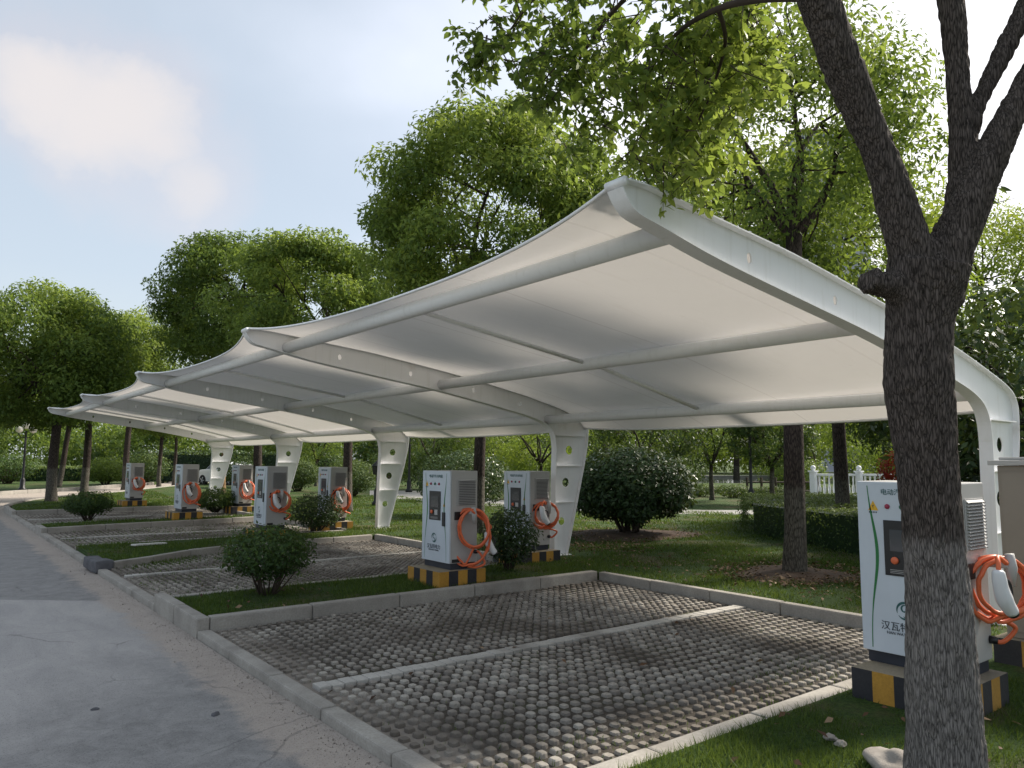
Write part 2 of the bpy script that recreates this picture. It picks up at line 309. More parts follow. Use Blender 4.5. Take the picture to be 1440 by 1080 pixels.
def link(o, parent=None):
    COL.objects.link(o)
    if parent is not None: o.parent = parent
    return o
def tag(o, label=None, cat=None, group=None, kind=None):
    if label: o['label'] = label
    if cat: o['category'] = cat
    if group: o['group'] = group
    if kind: o['kind'] = kind
    return o
def empty(name, loc=(0, 0, 0), rz=0):
    o = bpy.data.objects.new(name, None); o.location = loc; o.rotation_euler = (0, 0, rz); o.empty_display_size = 0.2
    return link(o)
class MB:
    def __init__(s): s.v = []; s.f = []; s.mi = []; s.cur = 0
    def add(s, vs, fs):
        b = len(s.v); s.v += [tuple(v) for v in vs]; s.f += [tuple(i + b for i in f) for f in fs]; s.mi += [s.cur] * len(fs)
    def box(s, x0, x1, y0, y1, z0, z1, M=None, bev=0.0):
        bm = bmesh.new(); bmesh.ops.create_cube(bm, size=1)
        for v in bm.verts:
            v.co = Vector(((x0 + x1) / 2 + v.co.x * (x1 - x0), (y0 + y1) / 2 + v.co.y * (y1 - y0), (z0 + z1) / 2 + v.co.z * (z1 - z0)))
        if bev > 0: bmesh.ops.bevel(bm, geom=list(bm.edges), offset=bev, segments=2, affect='EDGES', profile=0.6)
        if M is not None: bm.transform(M)
        bm.verts.index_update(); s.add([v.co[:] for v in bm.verts], [[v.index for v in f.verts] for f in bm.faces]); bm.free()
    def tube(s, pts, rad, seg=10, cap=True, sx=1.0):
        pts = [Vector(p) for p in pts]; n = len(pts)
        rads = rad if isinstance(rad, (list, tuple)) else [rad] * n
        t = (pts[1] - pts[0]).normalized(); a = t.orthogonal().normalized(); vs = []
        for i, p in enumerate(pts):
            t = ((pts[min(i + 1, n - 1)] - p).normalized() + (p - pts[max(i - 1, 0)]).normalized())
            t = t.normalized() if t.length > 1e-6 else Vector((0, 0, 1))
            a = (a - t * a.dot(t)); a = a.normalized() if a.length > 1e-6 else t.orthogonal().normalized()
            b = t.cross(a)
            for k in range(seg):
                th = 2 * PI * k / seg; vs.append(p + (a * math.cos(th) * sx + b * math.sin(th)) * rads[i])
        fs = [(i * seg + k, i * seg + (k + 1) % seg, (i + 1) * seg + (k + 1) % seg, (i + 1) * seg + k) for i in range(n - 1) for k in range(seg)]
        if cap: fs.append(tuple(range(seg))[::-1]); fs.append(tuple((n - 1) * seg + k for k in range(seg)))
        s.add(vs, fs)
    def lathe(s, prof, c=(0, 0, 0), seg=16):
        vs = [(c[0] + r * math.cos(2 * PI * k / seg), c[1] + r * math.sin(2 * PI * k / seg), c[2] + z) for r, z in prof for k in range(seg)]
        n = len(prof)
        fs = [(i * seg + k, i * seg + (k + 1) % seg, (i + 1) * seg + (k + 1) % seg, (i + 1) * seg + k) for i in range(n - 1) for k in range(seg)]
        fs.append(tuple(range(seg))[::-1]); fs.append(tuple((n - 1) * seg + k for k in range(seg))); s.add(vs, fs)
    def prism(s, poly, z0, z1):
        n = len(poly); vs = [(p[0], p[1], z0) for p in poly] + [(p[0], p[1], z1) for p in poly]
        fs = [tuple(range(n))[::-1], tuple(range(n, 2 * n))] + [(i, (i + 1) % n, n + (i + 1) % n, n + i) for i in range(n)]; s.add(vs, fs)
    def build(s, name, mats, parent=None, smooth=False, M=None):
        me = bpy.data.meshes.new(name); vs = s.v
        if M is not None: vs = [tuple(M @ Vector(v)) for v in vs]
        me.from_pydata(vs, [], s.f)
        for m in (mats if isinstance(mats, (list, tuple)) else [mats]): me.materials.append(m)
        if any(s.mi): me.polygons.foreach_set('material_index', s.mi)
        bm = bmesh.new(); bm.from_mesh(me); bmesh.ops.recalc_face_normals(bm, faces=bm.faces); bm.to_mesh(me); bm.free()
        if smooth: me.polygons.foreach_set('use_smooth', [True] * len(me.polygons))
        me.update(); return link(bpy.data.objects.new(name, me), parent)
def struct(o): o['kind'] = 'structure'; return o
def smooth_path(pts, n=6):
    pts = [Vector(p) for p in pts]; o = []
    for i in range(len(pts) - 1):
        p0, p1, p2, p3 = pts[max(i - 1, 0)], pts[i], pts[i + 1], pts[min(i + 2, len(pts) - 1)]
        for k in range(n):
            t = k / n
            o.append(0.5 * ((2 * p1) + (p2 - p0) * t + (2 * p0 - 5 * p1 + 4 * p2 - p3) * t * t + (3 * p1 - p0 - 3 * p2 + p3) * t ** 3))
    o.append(pts[-1]); return o
rng = np.random.default_rng(11)
def fast_mesh(name, V, K, mat, tint=None, parent=None, mats=None):      # V: (n*K,3), faces of K consecutive vertices
    me = bpy.data.meshes.new(name); nv = len(V); nf = nv // K
    me.vertices.add(nv); me.vertices.foreach_set('co', V.astype(np.float32).ravel())
    me.loops.add(nv); me.loops.foreach_set('vertex_index', np.arange(nv, dtype=np.int32))
    me.polygons.add(nf); me.polygons.foreach_set('loop_start', np.arange(0, nv, K, dtype=np.int32))
    me.materials.append(mat)
    if tint is not None:
        a = me.attributes.new('tint', 'FLOAT', 'POINT'); a.data.foreach_set('value', np.repeat(tint, K).astype(np.float32))
    me.update(calc_edges=True)
    return link(bpy.data.objects.new(name, me), parent)
def unit(a): return a / np.maximum(np.linalg.norm(a, axis=1, keepdims=True), 1e-9)
def leaves(P, Nrm, size, droop=0.5, aspect=0.42, jitter=0.7, wid=None):
    n = len(P); Nn = unit(Nrm + rng.normal(0, jitter, (n, 3)))
    d = rng.normal(0, 1, (n, 3)); d[:, 2] -= droop * 2.0; d = unit(d - Nn * (d * Nn).sum(1, keepdims=True))
    s = np.cross(Nn, d); sz = (size * rng.uniform(0.65, 1.25, n))[:, None]
    a = P; tip = P + d * sz - Nn * sz * 0.12; m = P + d * sz * 0.42 + Nn * sz * 0.05
    V = np.stack([a, m + s * sz * aspect * 0.5, tip, m - s * sz * aspect * 0.5], 1)
    return V.reshape(-1, 3)
def clump_crown(center, rad, ncl, per, size, clr=(0.20, 0.34), seed=0, bias=0.75, droop=0.5, bright_dir=None, flat=0.8, lobes=0.0, tintb=0.0):
    g = np.random.default_rng(seed); P = []; Q = []; T = []; C = []
    c = np.array(center, float); rad = np.array(rad, float)
    for i in range(ncl):
        d = g.normal(0, 1, 3); d /= np.linalg.norm(d)
        r = g.uniform(0, 1) ** (1 / 3) * (1 - bias) + bias * g.uniform(0.80, 1.0)
        if lobes: r *= 1 - lobes * g.uniform(0, 1) * (0.5 + 0.5 * math.sin(d[0] * 7 + d[1] * 9 + d[2] * 8 + seed))
        cc = c + d * r * rad
        if cc[2] < c[2] - rad[2] * flat: cc[2] = c[2] - rad[2] * flat + g.uniform(0, 0.2)
        rr = g.uniform(*clr) * rad.mean(); k = int(per * (rr / (sum(clr) / 2 * rad.mean())) ** 2)
        e = unit(g.normal(0, 1, (k, 3))); ra = g.uniform(0.25, 1, (k, 1)) ** 0.5
        p = cc + e * ra * rr * np.array([1.15, 1.15, 0.8])
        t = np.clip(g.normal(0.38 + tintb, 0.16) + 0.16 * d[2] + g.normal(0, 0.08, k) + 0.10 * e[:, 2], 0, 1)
        P.append(p); Q.append(e + np.array([0, 0, 0.6])); T.append(t); C.append(cc)
    P = np.concatenate(P); Q = np.concatenate(Q); T = np.concatenate(T)
    return leaves(P, Q, size, droop), T, C
def limb(mb, a, b, r0_, r1_, bend=0.15, seg=7, n=5, seed=0):
    rr = random.Random(seed); a = Vector(a); b = Vector(b); L_ = (b - a).length; pts = []
    off = Vector((rr.uniform(-1, 1), rr.uniform(-1, 1), rr.uniform(-0.2, 0.6))) * bend * L_
    for i in range(n + 1):
        t = i / n; pts.append(a.lerp(b, t) + off * math.sin(t * PI) + Vector((rr.uniform(-1, 1), rr.uniform(-1, 1), 0)) * 0.012 * L_ * (0 < i < n))
    mb.tube(pts, [r0_ + (r1_ - r0_) * i / n for i in range(n + 1)], seg)
    return pts
def tree(base, label, r=0.2, top=4.0, crad=(2.6, 2.6, 2.3), cz=6.5, ncl=70, per=330, size=0.11, seed=1, mat='leaf', barkm='bark', group=None, lean=(0, 0), name='camphor_tree', coff=(0, 0), clr=(0.20, 0.34), tintb=0.0, flat=0.8, fork=2, cat='tree', lobes=0.35, droop=0.5):
    root = empty(name, base); tag(root, label, cat, group)
    mb = MB(); rr = random.Random(seed); tp = Vector((lean[0], lean[1], top))
    pts = [Vector((0, 0, -0.1)), Vector((0, 0, 0.08))] + [Vector((lean[0] * t + 0.03 * math.sin(t * 5 + seed), lean[1] * t, top * t)) for t in (0.12, 0.3, 0.5, 0.7, 0.85, 1.0)]
    mb.tube(pts, [r * 1.45, r * 1.2, r * 1.02, r * 0.97, r * 0.92, r * 0.86, r * 0.82, r * 0.8], 18)
    ctr = (lean[0] + coff[0], lean[1] + coff[1], cz)
    V, T, C = clump_crown(ctr, crad, ncl, per, size, clr, seed, flat=flat, tintb=tintb, lobes=lobes, droop=droop)
    mains = []
    for i in range(fork + 3):
        a = 2 * PI * i / (fork + 3) + rr.uniform(-0.4, 0.4)
        e = Vector((ctr[0] + math.cos(a) * crad[0] * 0.42, ctr[1] + math.sin(a) * crad[1] * 0.42, cz + rr.uniform(-0.15, 0.45) * crad[2]))
        mains.append(limb(mb, tp - Vector((0, 0, 0.15)), e, r * 0.55, r * 0.2, 0.12, 8, 6, seed * 31 + i))
    for k, cc in enumerate(C):
        if k % 2 and len(C) > 40: continue
        m = min((q for mm in mains for q in mm[2:]), key=lambda q: (q - Vector(cc)).length)
        limb(mb, m, Vector(cc), r * 0.16, r * 0.05, 0.1, 4, 3, seed * 77 + k)
    mb.build('trunk', MT[barkm], root, True)
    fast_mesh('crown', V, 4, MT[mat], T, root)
    return root
def dup(o, parent=None):
    c = o.copy(); COL.objects.link(c); c.parent = parent
    for ch in list(o.children): dup(ch, c)
    return c
def bush(base, label, w, h, n=2600, size=0.045, seed=1, mat='leaf_shrub', name='round_shrub', stems=True, loose=0.0, group=None, low=0.25, tintb=0.0, sy=1.0):
    root = empty(name, base); tag(root, label, 'shrub', group); g = np.random.default_rng(seed)
    d = unit(g.normal(0, 1, (n, 3))); lump = 1 + 0.11 * np.sin(d[:, 0] * 6 + seed) * np.sin(d[:, 1] * 7 + seed * 2) + 0.05 * np.sin(d[:, 2] * 11 + d[:, 0] * 9)
    ra = (1 - g.uniform(0, 1, n) ** 1.7 * 0.45 + g.normal(0, 0.02 + loose, n))[:, None] * lump[:, None]
    hz = h * (1 - low) / 2; cz = h * low + hz
    d2 = d.copy(); d2[:, 2] = np.where(d[:, 2] < 0, d[:, 2] * 0.92, d[:, 2])
    P = d2 * ra * np.array([w / 2, w / 2 * sy, hz]) + np.array([0, 0, cz])
    T = np.clip(0.36 + tintb + 0.2 * d[:, 2] + g.normal(0, 0.1, n), 0, 1)
    mb = MB()
    rr = random.Random(seed)
    for i in range(16 if stems else 7):
        a = rr.uniform(0, 2 * PI); q = rr.uniform(0.2, 0.75); zz = cz + rr.uniform(-0.5, 0.5) * hz
        limb(mb, (math.cos(a) * 0.06 * w, math.sin(a) * 0.06 * w, -0.03), (math.cos(a) * q * w / 2, math.sin(a) * q * w / 2 * sy, zz), 0.012 * max(1, w), 0.004, 0.1, 5, 4, seed * 13 + i)
    mb.build('stem', MT['twig'], root, True)
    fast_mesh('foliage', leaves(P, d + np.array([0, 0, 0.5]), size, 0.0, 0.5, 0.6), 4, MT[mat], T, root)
    return root
def text_mesh(name, body, size, mat, parent, M, extrude=0.0008):
    c = bpy.data.curves.new(name, 'FONT'); c.body = body; c.size = size; c.extrude = extrude; c.align_x = 'CENTER'
    o = bpy.data.objects.new(name, c); me = bpy.data.meshes.new_from_object(o); bpy.data.objects.remove(o)
    me.transform(M); me.materials.clear(); me.materials.append(mat); me.name = name
    return link(bpy.data.objects.new(name, me), parent)
#@@SETTING
# ------------------------------------------------------------------ ground, road, lawns, bays
LZ = 0.08                                     # lawn level
mb = MB(); mb.add([(-3000, -3000, -0.22), (3000, -3000, -0.22), (3000, 3000, -0.22), (-3000, 3000, -0.22)], [(0, 1, 2, 3)]); struct(mb.build('ground', MT['lawn']))
RZ = -0.055
def flat(name, poly, z, mat, th=0.1):
    m = MB(); m.prism(poly, z - th, z); return struct(m.build(name, mat))
road_poly = [(-4.2, -8), (2.12, -8), (2.12, 27.5), (2.2, 29.5), (2.6, 31.2), (3.2, 33.0), (4.2, 35.2), (6.5, 37.9), (10.9, 45.4), (17.5, 56), (22, 66), (17, 66), (12.2, 53.5), (7.2, 46.4), (2.9, 41.4), (-2, 38.4), (-12, 37), (-30, 36), (-30, 30), (-6, 30), (-4.2, 28)]
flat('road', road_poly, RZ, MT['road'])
# lawns
ISL = [(1.30, 2.80), (7.50, 9.00), (13.85, 15.20), (19.75, 21.2), (25.9, 27.3)]
def lawn(name, poly, z=LZ, th=0.28): return flat(name, poly, z, MT['lawn'], th)
KX0, KX1 = 2.12, 2.24                          # front kerb
BX = 7.32                                      # back of the bays
lawn('lawn', [(BX + 0.1, -8), (90, -8), (90, 120), (24, 120), (22, 66), (17.6, 56), (11.05, 45.4), (6.6, 37.8), (4.35, 35.1), (3.35, 32.9), (2.75, 31.1), (2.38, 29.4), (2.3, 27.5), (BX + 0.1, 27.5)])
lawn('lawn', [(-40, 37.2), (-12, 37.3), (-2, 38.7), (2.8, 41.7), (7.0, 46.6), (12.0, 53.7), (16.8, 66), (16.8, 140), (-90, 140), (-90, 37.2)], 0.05)
lawn('lawn', [(-40, -8), (-4.35, -8), (-4.35, 28), (-6, 29.8), (-40, 29.8)], 0.05)
isl_poly = {0: [(3.0, 1.30), (BX + 0.1, 1.30), (BX + 0.1, 2.74), (KX1, 2.74), (KX1, 1.3)],
            1: [(KX1, 7.62), (BX + 0.1, 7.62), (BX + 0.1, 9.02), (KX1, 9.02)],
            2: [(KX1, 12.6), (2.9, 12.95), (3.6, 13.5), (4.6, 13.85), (BX + 0.1, 14.1), (BX + 0.1, 15.3), (KX1, 15.3)],
            3: [(KX1, 19.2), (3.4, 19.45), (BX + 0.1, 19.95), (BX + 0.1, 21.0), (KX1, 21.0)],
            4: [(KX1, 25.9), (BX + 0.1, 26.1), (BX + 0.1, 27.6), (KX1, 27.6)]}
for k, poly in isl_poly.items(): lawn('lawn', poly)
def kerb_run(path, w, z0, z1, seg=0.98, gap=0.008, label=None, side=1, jit=0.004):
    """kerb stones along a plan path; the stones lie on the right of the walking direction"""
    m = MB(); P_ = [Vector((p[0], p[1])) for p in path]; rr = random.Random(len(path) * 7 + int(path[0][1] * 10))
    for a, b in zip(P_[:-1], P_[1:]):
        L_ = (b - a).length; n = max(1, round(L_ / seg)); d = (b - a) / L_; q = Vector((d.y, -d.x)) * side
        ang = math.atan2(d.y, d.x)
        for i in range(n):
            s0 = L_ * i / n + gap / 2; s1 = L_ * (i + 1) / n - gap / 2; dz = rr.uniform(-jit, jit)
            Mx = Matrix.Translation((a.x, a.y, 0)) @ Matrix.Rotation(ang + rr.uniform(-0.002, 0.002), 4, 'Z')
            y0, y1 = (-w, 0) if side > 0 else (0, w)
            m.box(s0, s1, y0, y1, z0, z1 + dz, Mx, 0.017)
    return struct(m.build('kerb', MT['kerb']))
LOWT, HIGHT = 0.015, 0.125
fr = [(-6, 1.2, LOWT), (1.2, 2.86, LOWT), (2.86, 7.48, LOWT), (7.48, 9.12, HIGHT), (9.12, 12.45, LOWT), (13.15, 19.1, LOWT), (19.1, 20.2, HIGHT), (20.2, 25.8, LOWT), (25.8, 28.0, HIGHT)]
for a, b, z in fr: kerb_run([(KX0, a), (KX0, b)], KX1 - KX0, -0.2, z)
# island kerbs towards each bay
kerb_run([(KX1 + 0.002, 7.48), (BX, 7.48)], 0.12, -0.1, HIGHT, side=-1)       # island 1, near side
kerb_run([(KX1 + 0.002, 9.12), (BX, 9.12)], 0.11, -0.1, 0.09)
kerb_run([(KX1 + 0.1, 12.5), (2.95, 12.85), (3.65, 13.38), (4.65, 13.72), (BX, 13.98)], 0.11, -0.1, 0.10, side=-1)
kerb_run([(KX1 + 0.002, 15.4), (BX, 15.4)], 0.11, -0.1, 0.09)
kerb_run([(KX1 + 0.002, 19.1), (3.4, 19.33), (BX, 19.82)], 0.11, -0.1, HIGHT, side=-1)
kerb_run([(KX1 + 0.002, 21.1), (BX, 21.1)], 0.11, -0.1, 0.09)
kerb_run([(KX1 + 0.002, 25.8), (BX, 25.98)], 0.11, -0.1, HIGHT, side=-1)
kerb_run([(KX1 + 0.002, 2.895), (BX - 0.4, 2.895)], 0.15, -0.1, 0.072)
# back kerbs of the bays
for a, b in ((2.9, 7.48), (9.12, 13.9), (15.4, 19.8), (21.1, 25.95)):
    kerb_run([(BX, a), (BX, b)], 0.11, -0.1, 0.115)
kerb_run([(2.12, 28.01), (2.2, 29.5), (2.6, 31.2), (3.2, 33.0), (4.2, 35.2), (6.5, 37.9), (10.9, 45.4), (17.5, 56)], 0.13, -0.2, 0.12)
kerb_run([(-40, 37.0), (-12, 37.1), (-2, 38.5), (2.9, 41.5), (7.15, 46.5), (12.1, 53.6)], 0.13, -0.2, 0.12, side=-1)
kerb_run([(-4.22, -8), (-4.22, 28)], 0.12, -0.2, 0.1, side=-1)
# bays: real nubs of the grass pavers standing in soil
def bay(y0, y1, x0=KX1 + 0.01, x1=BX - 0.01, full=True):
    m = MB(); m.add([(x0, y0, -0.014), (x1, y0, -0.014), (x1, y1, -0.014), (x0, y1, -0.014)], [(0, 1, 2, 3)])
    struct(m.build('bay_soil', MT['soil']))
    pit = 0.095; mid = (y0 + y1) / 2; g = np.random.default_rng(int(y0 * 10))
    xs = np.arange(x0 + 0.06, x1 - 0.05, pit); ys = np.arange(y0 + 0.06, y1 - 0.03, 0.111)
    X, Y = np.meshgrid(xs, ys, indexing='ij'); X = X + 0.0
    ok = (np.abs(Y - mid) > 0.115) & (X < x1 - 0.04)
    X = X[ok] + g.normal(0, 0.0035, ok.sum()); Y = Y[ok] + g.normal(0, 0.0035, ok.sum())
    sag = np.array([noise.noise(Vector((a * 0.8, b * 0.8, 3.1))) for a, b in zip(X, Y)])
    n = len(X); H = np.clip(g.normal(0.0100, 0.002, n) - 0.010 * np.clip(sag * 3.2, -0.4, 1), 0.002, 0.03); H[g.uniform(0, 1, n) < 0.03] = 0.004
    th = np.arange(8) * PI / 4; sq = np.array([1, 1.2] * 4); Rb = 0.0275 * g.uniform(0.86, 1.08, n)
    ring = lambda r, z: np.stack([X[:, None] + np.cos(th) * sq * (r * Rb)[:, None] * g.uniform(0.92, 1.06, (n, 8)), Y[:, None] + np.sin(th) * sq * (r * Rb)[:, None] * 1.12 * g.uniform(0.92, 1.06, (n, 8)), np.repeat(z[:, None], 8, 1)], 2)
    one = np.ones(n); A = ring(one * 1.10, one * -0.022); B = ring(one, H * 0.62); Cc = ring(one * 0.80, H)
    apex = np.stack([X, Y, H * 1.07], 1)[:, None, :]
    V = np.concatenate([A, B, Cc, apex], 1)     # 25 verts per nub
    base = (np.arange(n) * 25)[:, None, None]
    q = []
    for r in range(2):
        for k in range(8): q.append([r * 8 + k, r * 8 + (k + 1) % 8, r * 8 + 8 + (k + 1) % 8, r * 8 + 8 + k])
    tr = [[16 + k, 16 + (k + 1) % 8, 24] for k in range(8)]
    Q = (np.array(q)[None] + base).reshape(-1); T3 = (np.array(tr)[None] + base).reshape(-1)
    me = bpy.data.meshes.new('grass_paver_bay'); me.vertices.add(n * 25); me.vertices.foreach_set('co', V.astype(np.float32).ravel())
    idx = np.concatenate([Q, T3]).astype(np.int32); nq, ntr = n * 16, n * 8
    me.loops.add(len(idx)); me.loops.foreach_set('vertex_index', idx)
    ls = np.concatenate([np.arange(nq) * 4, nq * 4 + np.arange(ntr) * 3]).astype(np.int32)
    me.polygons.add(nq + ntr); me.polygons.foreach_set('loop_start', ls); me.polygons.foreach_set('use_smooth', np.zeros(nq + ntr, bool))
    me.materials.append(MT['nub']); me.update(calc_edges=True); o = link(bpy.data.objects.new('grass_paver_bay', me)); struct(o)
    m = MB(); rr = random.Random(int(y0)); x = x0 + 0.05
    while x < x1 - 0.12:
        m.box(x, x + 0.089, mid - 0.070 + rr.uniform(-.004, .004), mid + 0.066, -0.03, 0.018 + rr.uniform(-0.003, 0.003), None, 0.006); x += 0.0955
    struct(m.build('bay_divider', MT['block']))
bay(2.90, 7.47); bay(9.13, 13.95); bay(15.41, 19.8); bay(21.11, 25.9)
# path through the park
pp = [G(520, 696.5), G(560, 701), G(610, 705.5), G(700, 712), G(820, 718), G(960, 723), G(1060, 723.5), G(1200, 724), G(1700, 728)]
pq = [G(1700, 722), G(1200, 718.5), G(1060, 717.5), G(960, 717), G(820, 711), G(700, 703), G(640, 694), G(585, 690), G(520, 690)]
m = MB(); m.prism([(p.x, p.y) for p in pp + pq], LZ - 0.05, LZ + 0.004); struct(m.build('park_path', MT['path']))
# pond and its far bank
m = MB(); wp = [G(940, 681, 0), G(1110, 681, 0), G(1110, 671.5, 0), G(940, 671.5, 0)]
m.prism([(p.x, p.y) for p in wp], 0.0, LZ + 0.008); struct(m.build('pond_water', MT['water']))
m = MB(); a, b = G(930, 672, 0.1), G(1110, 672, 0.1); dv = (b - a).normalized(); q = Vector((-dv.y, dv.x, 0))
m.prism([(p.x, p.y) for p in (a, b, b + q * 1.0, a + q * 1.0)], 0, 0.32); struct(m.build('pond_kerb', MT['path']))
# mulch rings
def blob_disc(name, c, rx, ry, z, mat, seed, n=40, th=0.03):
    m = MB(); rr = random.Random(seed); top = []
    for k in range(n):
        a = 2 * PI * k / n; q = 1 + 0.12 * math.sin(a * 3 + seed) + rr.uniform(-0.06, 0.06); top.append((c[0] + math.cos(a) * rx * q, c[1] + math.sin(a) * ry * q))
    vs = [(p[0], p[1], z) for p in top] + [((p[0] - c[0]) * 0.6 + c[0], (p[1] - c[1]) * 0.6 + c[1], z + th) for p in top] + [(c[0], c[1], z + th * 1.2)]
    fs = [(k, (k + 1) % n, n + (k + 1) % n, n + k) for k in range(n)] + [(n + k, n + (k + 1) % n, 2 * n) for k in range(n)]
    m.add(vs, fs); return m.build(name, mat, None, True)
PB = G(885, 752); PT2 = G(1118, 808)
for c, rx, ry, s in ((PB, 1.5, 1.2, 3), (PT2, 0.85, 0.8, 5)):
    struct(blob_disc('mulch_ground', (c.x, c.y), rx, ry, LZ + 0.002, MT['mulch'], s, th=0.05))
# grass blades
def inpoly(px, py, poly):
    c = np.zeros(len(px), bool); n = len(poly)
    for i in range(n):
        x1, y1 = poly[i][:2]; x2, y2 = poly[(i + 1) % n][:2]
        c ^= ((y1 > py) != (y2 > py)) & (px < (x2 - x1) * (py - y1) / (y2 - y1 + 1e-12) + x1)
    return c
def blades(poly, dens, h, wd, z=LZ, seed=0, excl=()):
    g = np.random.default_rng(seed); xs = [p[0] for p in poly]; ys = [p[1] for p in poly]
    n = int((max(xs) - min(xs)) * (max(ys) - min(ys)) * dens); X = g.uniform(min(xs), max(xs), n); Y = g.uniform(min(ys), max(ys), n)
    k = inpoly(X, Y, poly)
    for (cx, cy, r) in excl: k &= (X - cx) ** 2 + (Y - cy) ** 2 > r * r
    pat = np.sin(X * 2.1 + np.sin(Y * 3.3)) * np.sin(Y * 2.7 + 1.3) + np.sin(X * 7.3 + Y * 2) * np.sin(Y * 6.1 - X) * 0.6
    k &= g.uniform(0, 1, n) < 0.66 + 0.5 * pat
    X, Y, pat = X[k], Y[k], pat[k]; n = len(X); a = g.uniform(0, 2 * PI, n)
    H = h * g.uniform(0.4, 1.25, n) * (1 + 0.25 * pat); lean = g.normal(0, 0.45, (n, 2)) * H[:, None]; W = wd * g.uniform(0.6, 1.3, n)
    Zb = np.full(n, z - 0.004); s = np.stack([np.cos(a) * W / 2, np.sin(a) * W / 2], 1)
    A = np.stack([X - s[:, 0], Y - s[:, 1], Zb], 1); B = np.stack([X + s[:, 0], Y + s[:, 1], Zb], 1)
    Tt = np.stack([X + lean[:, 0], Y + lean[:, 1], Zb + H], 1)
    return np.stack([A, B, Tt], 1).reshape(-1, 3), np.clip(g.normal(0.4, 0.16, n) + 0.1 * pat, 0, 1)
BL = []
BL.append(blades([(3.2, 1.0), (6.2, 1.0), (6.2, 2.74), (KX1, 2.74), (3.0, 1.9)], 7500, 0.045, 0.0055, seed=1))
BL.append(blades(isl_poly[1], 3800, 0.05, 0.009, seed=2))
BL.append(blades([(7.45, 2.0), (12, 2.0), (12, 9), (7.45, 9)], 1500, 0.05, 0.013, seed=3, excl=[(PT2.x, PT2.y, 0.6)]))
BL.append(blades([(7.45, 9), (13, 9), (13, 16), (7.45, 16)], 800, 0.05, 0.018, seed=4, excl=[(PB.x, PB.y, 1.0)]))
BL.append(blades([(12, 2), (17, 2), (17, 9), (12, 9)], 500, 0.05, 0.018, seed=5))
BL.append(blades(isl_poly[2], 1400, 0.055, 0.014, seed=6)); BL.append(blades(isl_poly[3], 700, 0.06, 0.02, seed=7)); BL.append(blades(isl_poly[4], 500, 0.06, 0.025, seed=8))
BL.append(blades([(7.45, 16), (16, 16), (16, 30), (7.45, 30)], 260, 0.06, 0.03, seed=9)); BL.append(blades([(13, 9), (19, 9), (19, 16), (13, 16)], 300, 0.06, 0.028, seed=10))
BL.append(blades([(2.7, 28), (7.4, 28), (9, 40), (6.8, 38), (4.4, 35)], 260, 0.06, 0.03, seed=12)); BL.append(blades([(2.3, 27.6), (8, 27.6), (8, 30), (2.5, 30)], 300, 0.06, 0.03, seed=13))
o = fast_mesh('grass', np.concatenate([b[0] for b in BL]), 3, MT['grass'], np.concatenate([b[1] for b in BL])); tag(o, 'short green lawn grass growing round the parking bays', 'grass', kind='stuff')
# weeds poking out of the joints of the pavers
W = [blades([(2.3, 9.2), (4.5, 9.2), (4.5, 13.6), (2.3, 13.2)], 220, 0.035, 0.012, 0.0, 21), blades([(2.3, 15.5), (7.2, 15.5), (7.2, 19.6), (2.3, 19.3)], 160, 0.04, 0.015, 0.0, 22), blades([(2.3, 3), (7.2, 3), (7.2, 7.4), (2.3, 7.4)], 130, 0.022, 0.005, 0.0, 23), blades([(2.3, 3.0), (6.0, 3.0), (6.0, 3.6), (2.3, 3.3)], 500, 0.03, 0.006, 0.0, 24), blades([(2.5, 12.2), (5.6, 12.9), (5.6, 13.6), (3.7, 13.3), (2.7, 12.8)], 900, 0.05, 0.014, 0.0, 25)]
o = fast_mesh('weeds', np.concatenate([b[0] for b in W]), 3, MT['grass'], np.concatenate([b[1] for b in W])); tag(o, 'thin weeds and moss sprouting between the concrete paver nubs', 'weeds', kind='stuff')
# fallen leaves
g = np.random.default_rng(5); Pf = []
for cx, cy, rx, ry, n in ((PB.x, PB.y, 1.6, 1.4, 620), (PT2.x, PT2.y, 1.2, 1.1, 900), (9.5, 8.0, 2.0, 4.0, 420), (9.6, 9.5, 0.7, 0.8, 260), (9.2, 4.6, 1.4, 1.0, 160), (4.6, 2.0, 1.6, 0.7, 46), (4.5, 5.2, 2.2, 2.0, 30), (8.5, 5.5, 1.0, 2.5, 120), (3.0, 8.3, 1.0, 0.6, 14), (5, 11, 2.4, 2, 24)):
    a = g.uniform(0, 2 * PI, n); r = np.sqrt(g.uniform(0, 1, n)); x = cx + rx * r * np.cos(a); y = cy + ry * r * np.sin(a)
    z = np.where((x < BX) & ~((y > 1.3) & (y < 2.8)) & ~((y > 7.5) & (y < 9.1)), 0.02, LZ + 0.035) + g.uniform(0, 0.02, n); Pf.append(np.stack([x, y, z], 1))
Pf = np.concatenate(Pf); V = leaves(Pf, np.tile([0, 0, 1.0], (len(Pf), 1)), 0.062, 0.0, 0.5, 0.35)
o = fast_mesh('fallen_leaves', V, 4, MT['leaf_litter'], g.uniform(0, 1, len(Pf)) ** 1.5); tag(o, 'brown fallen leaves scattered over the lawn and bays', 'leaves', kind='stuff')
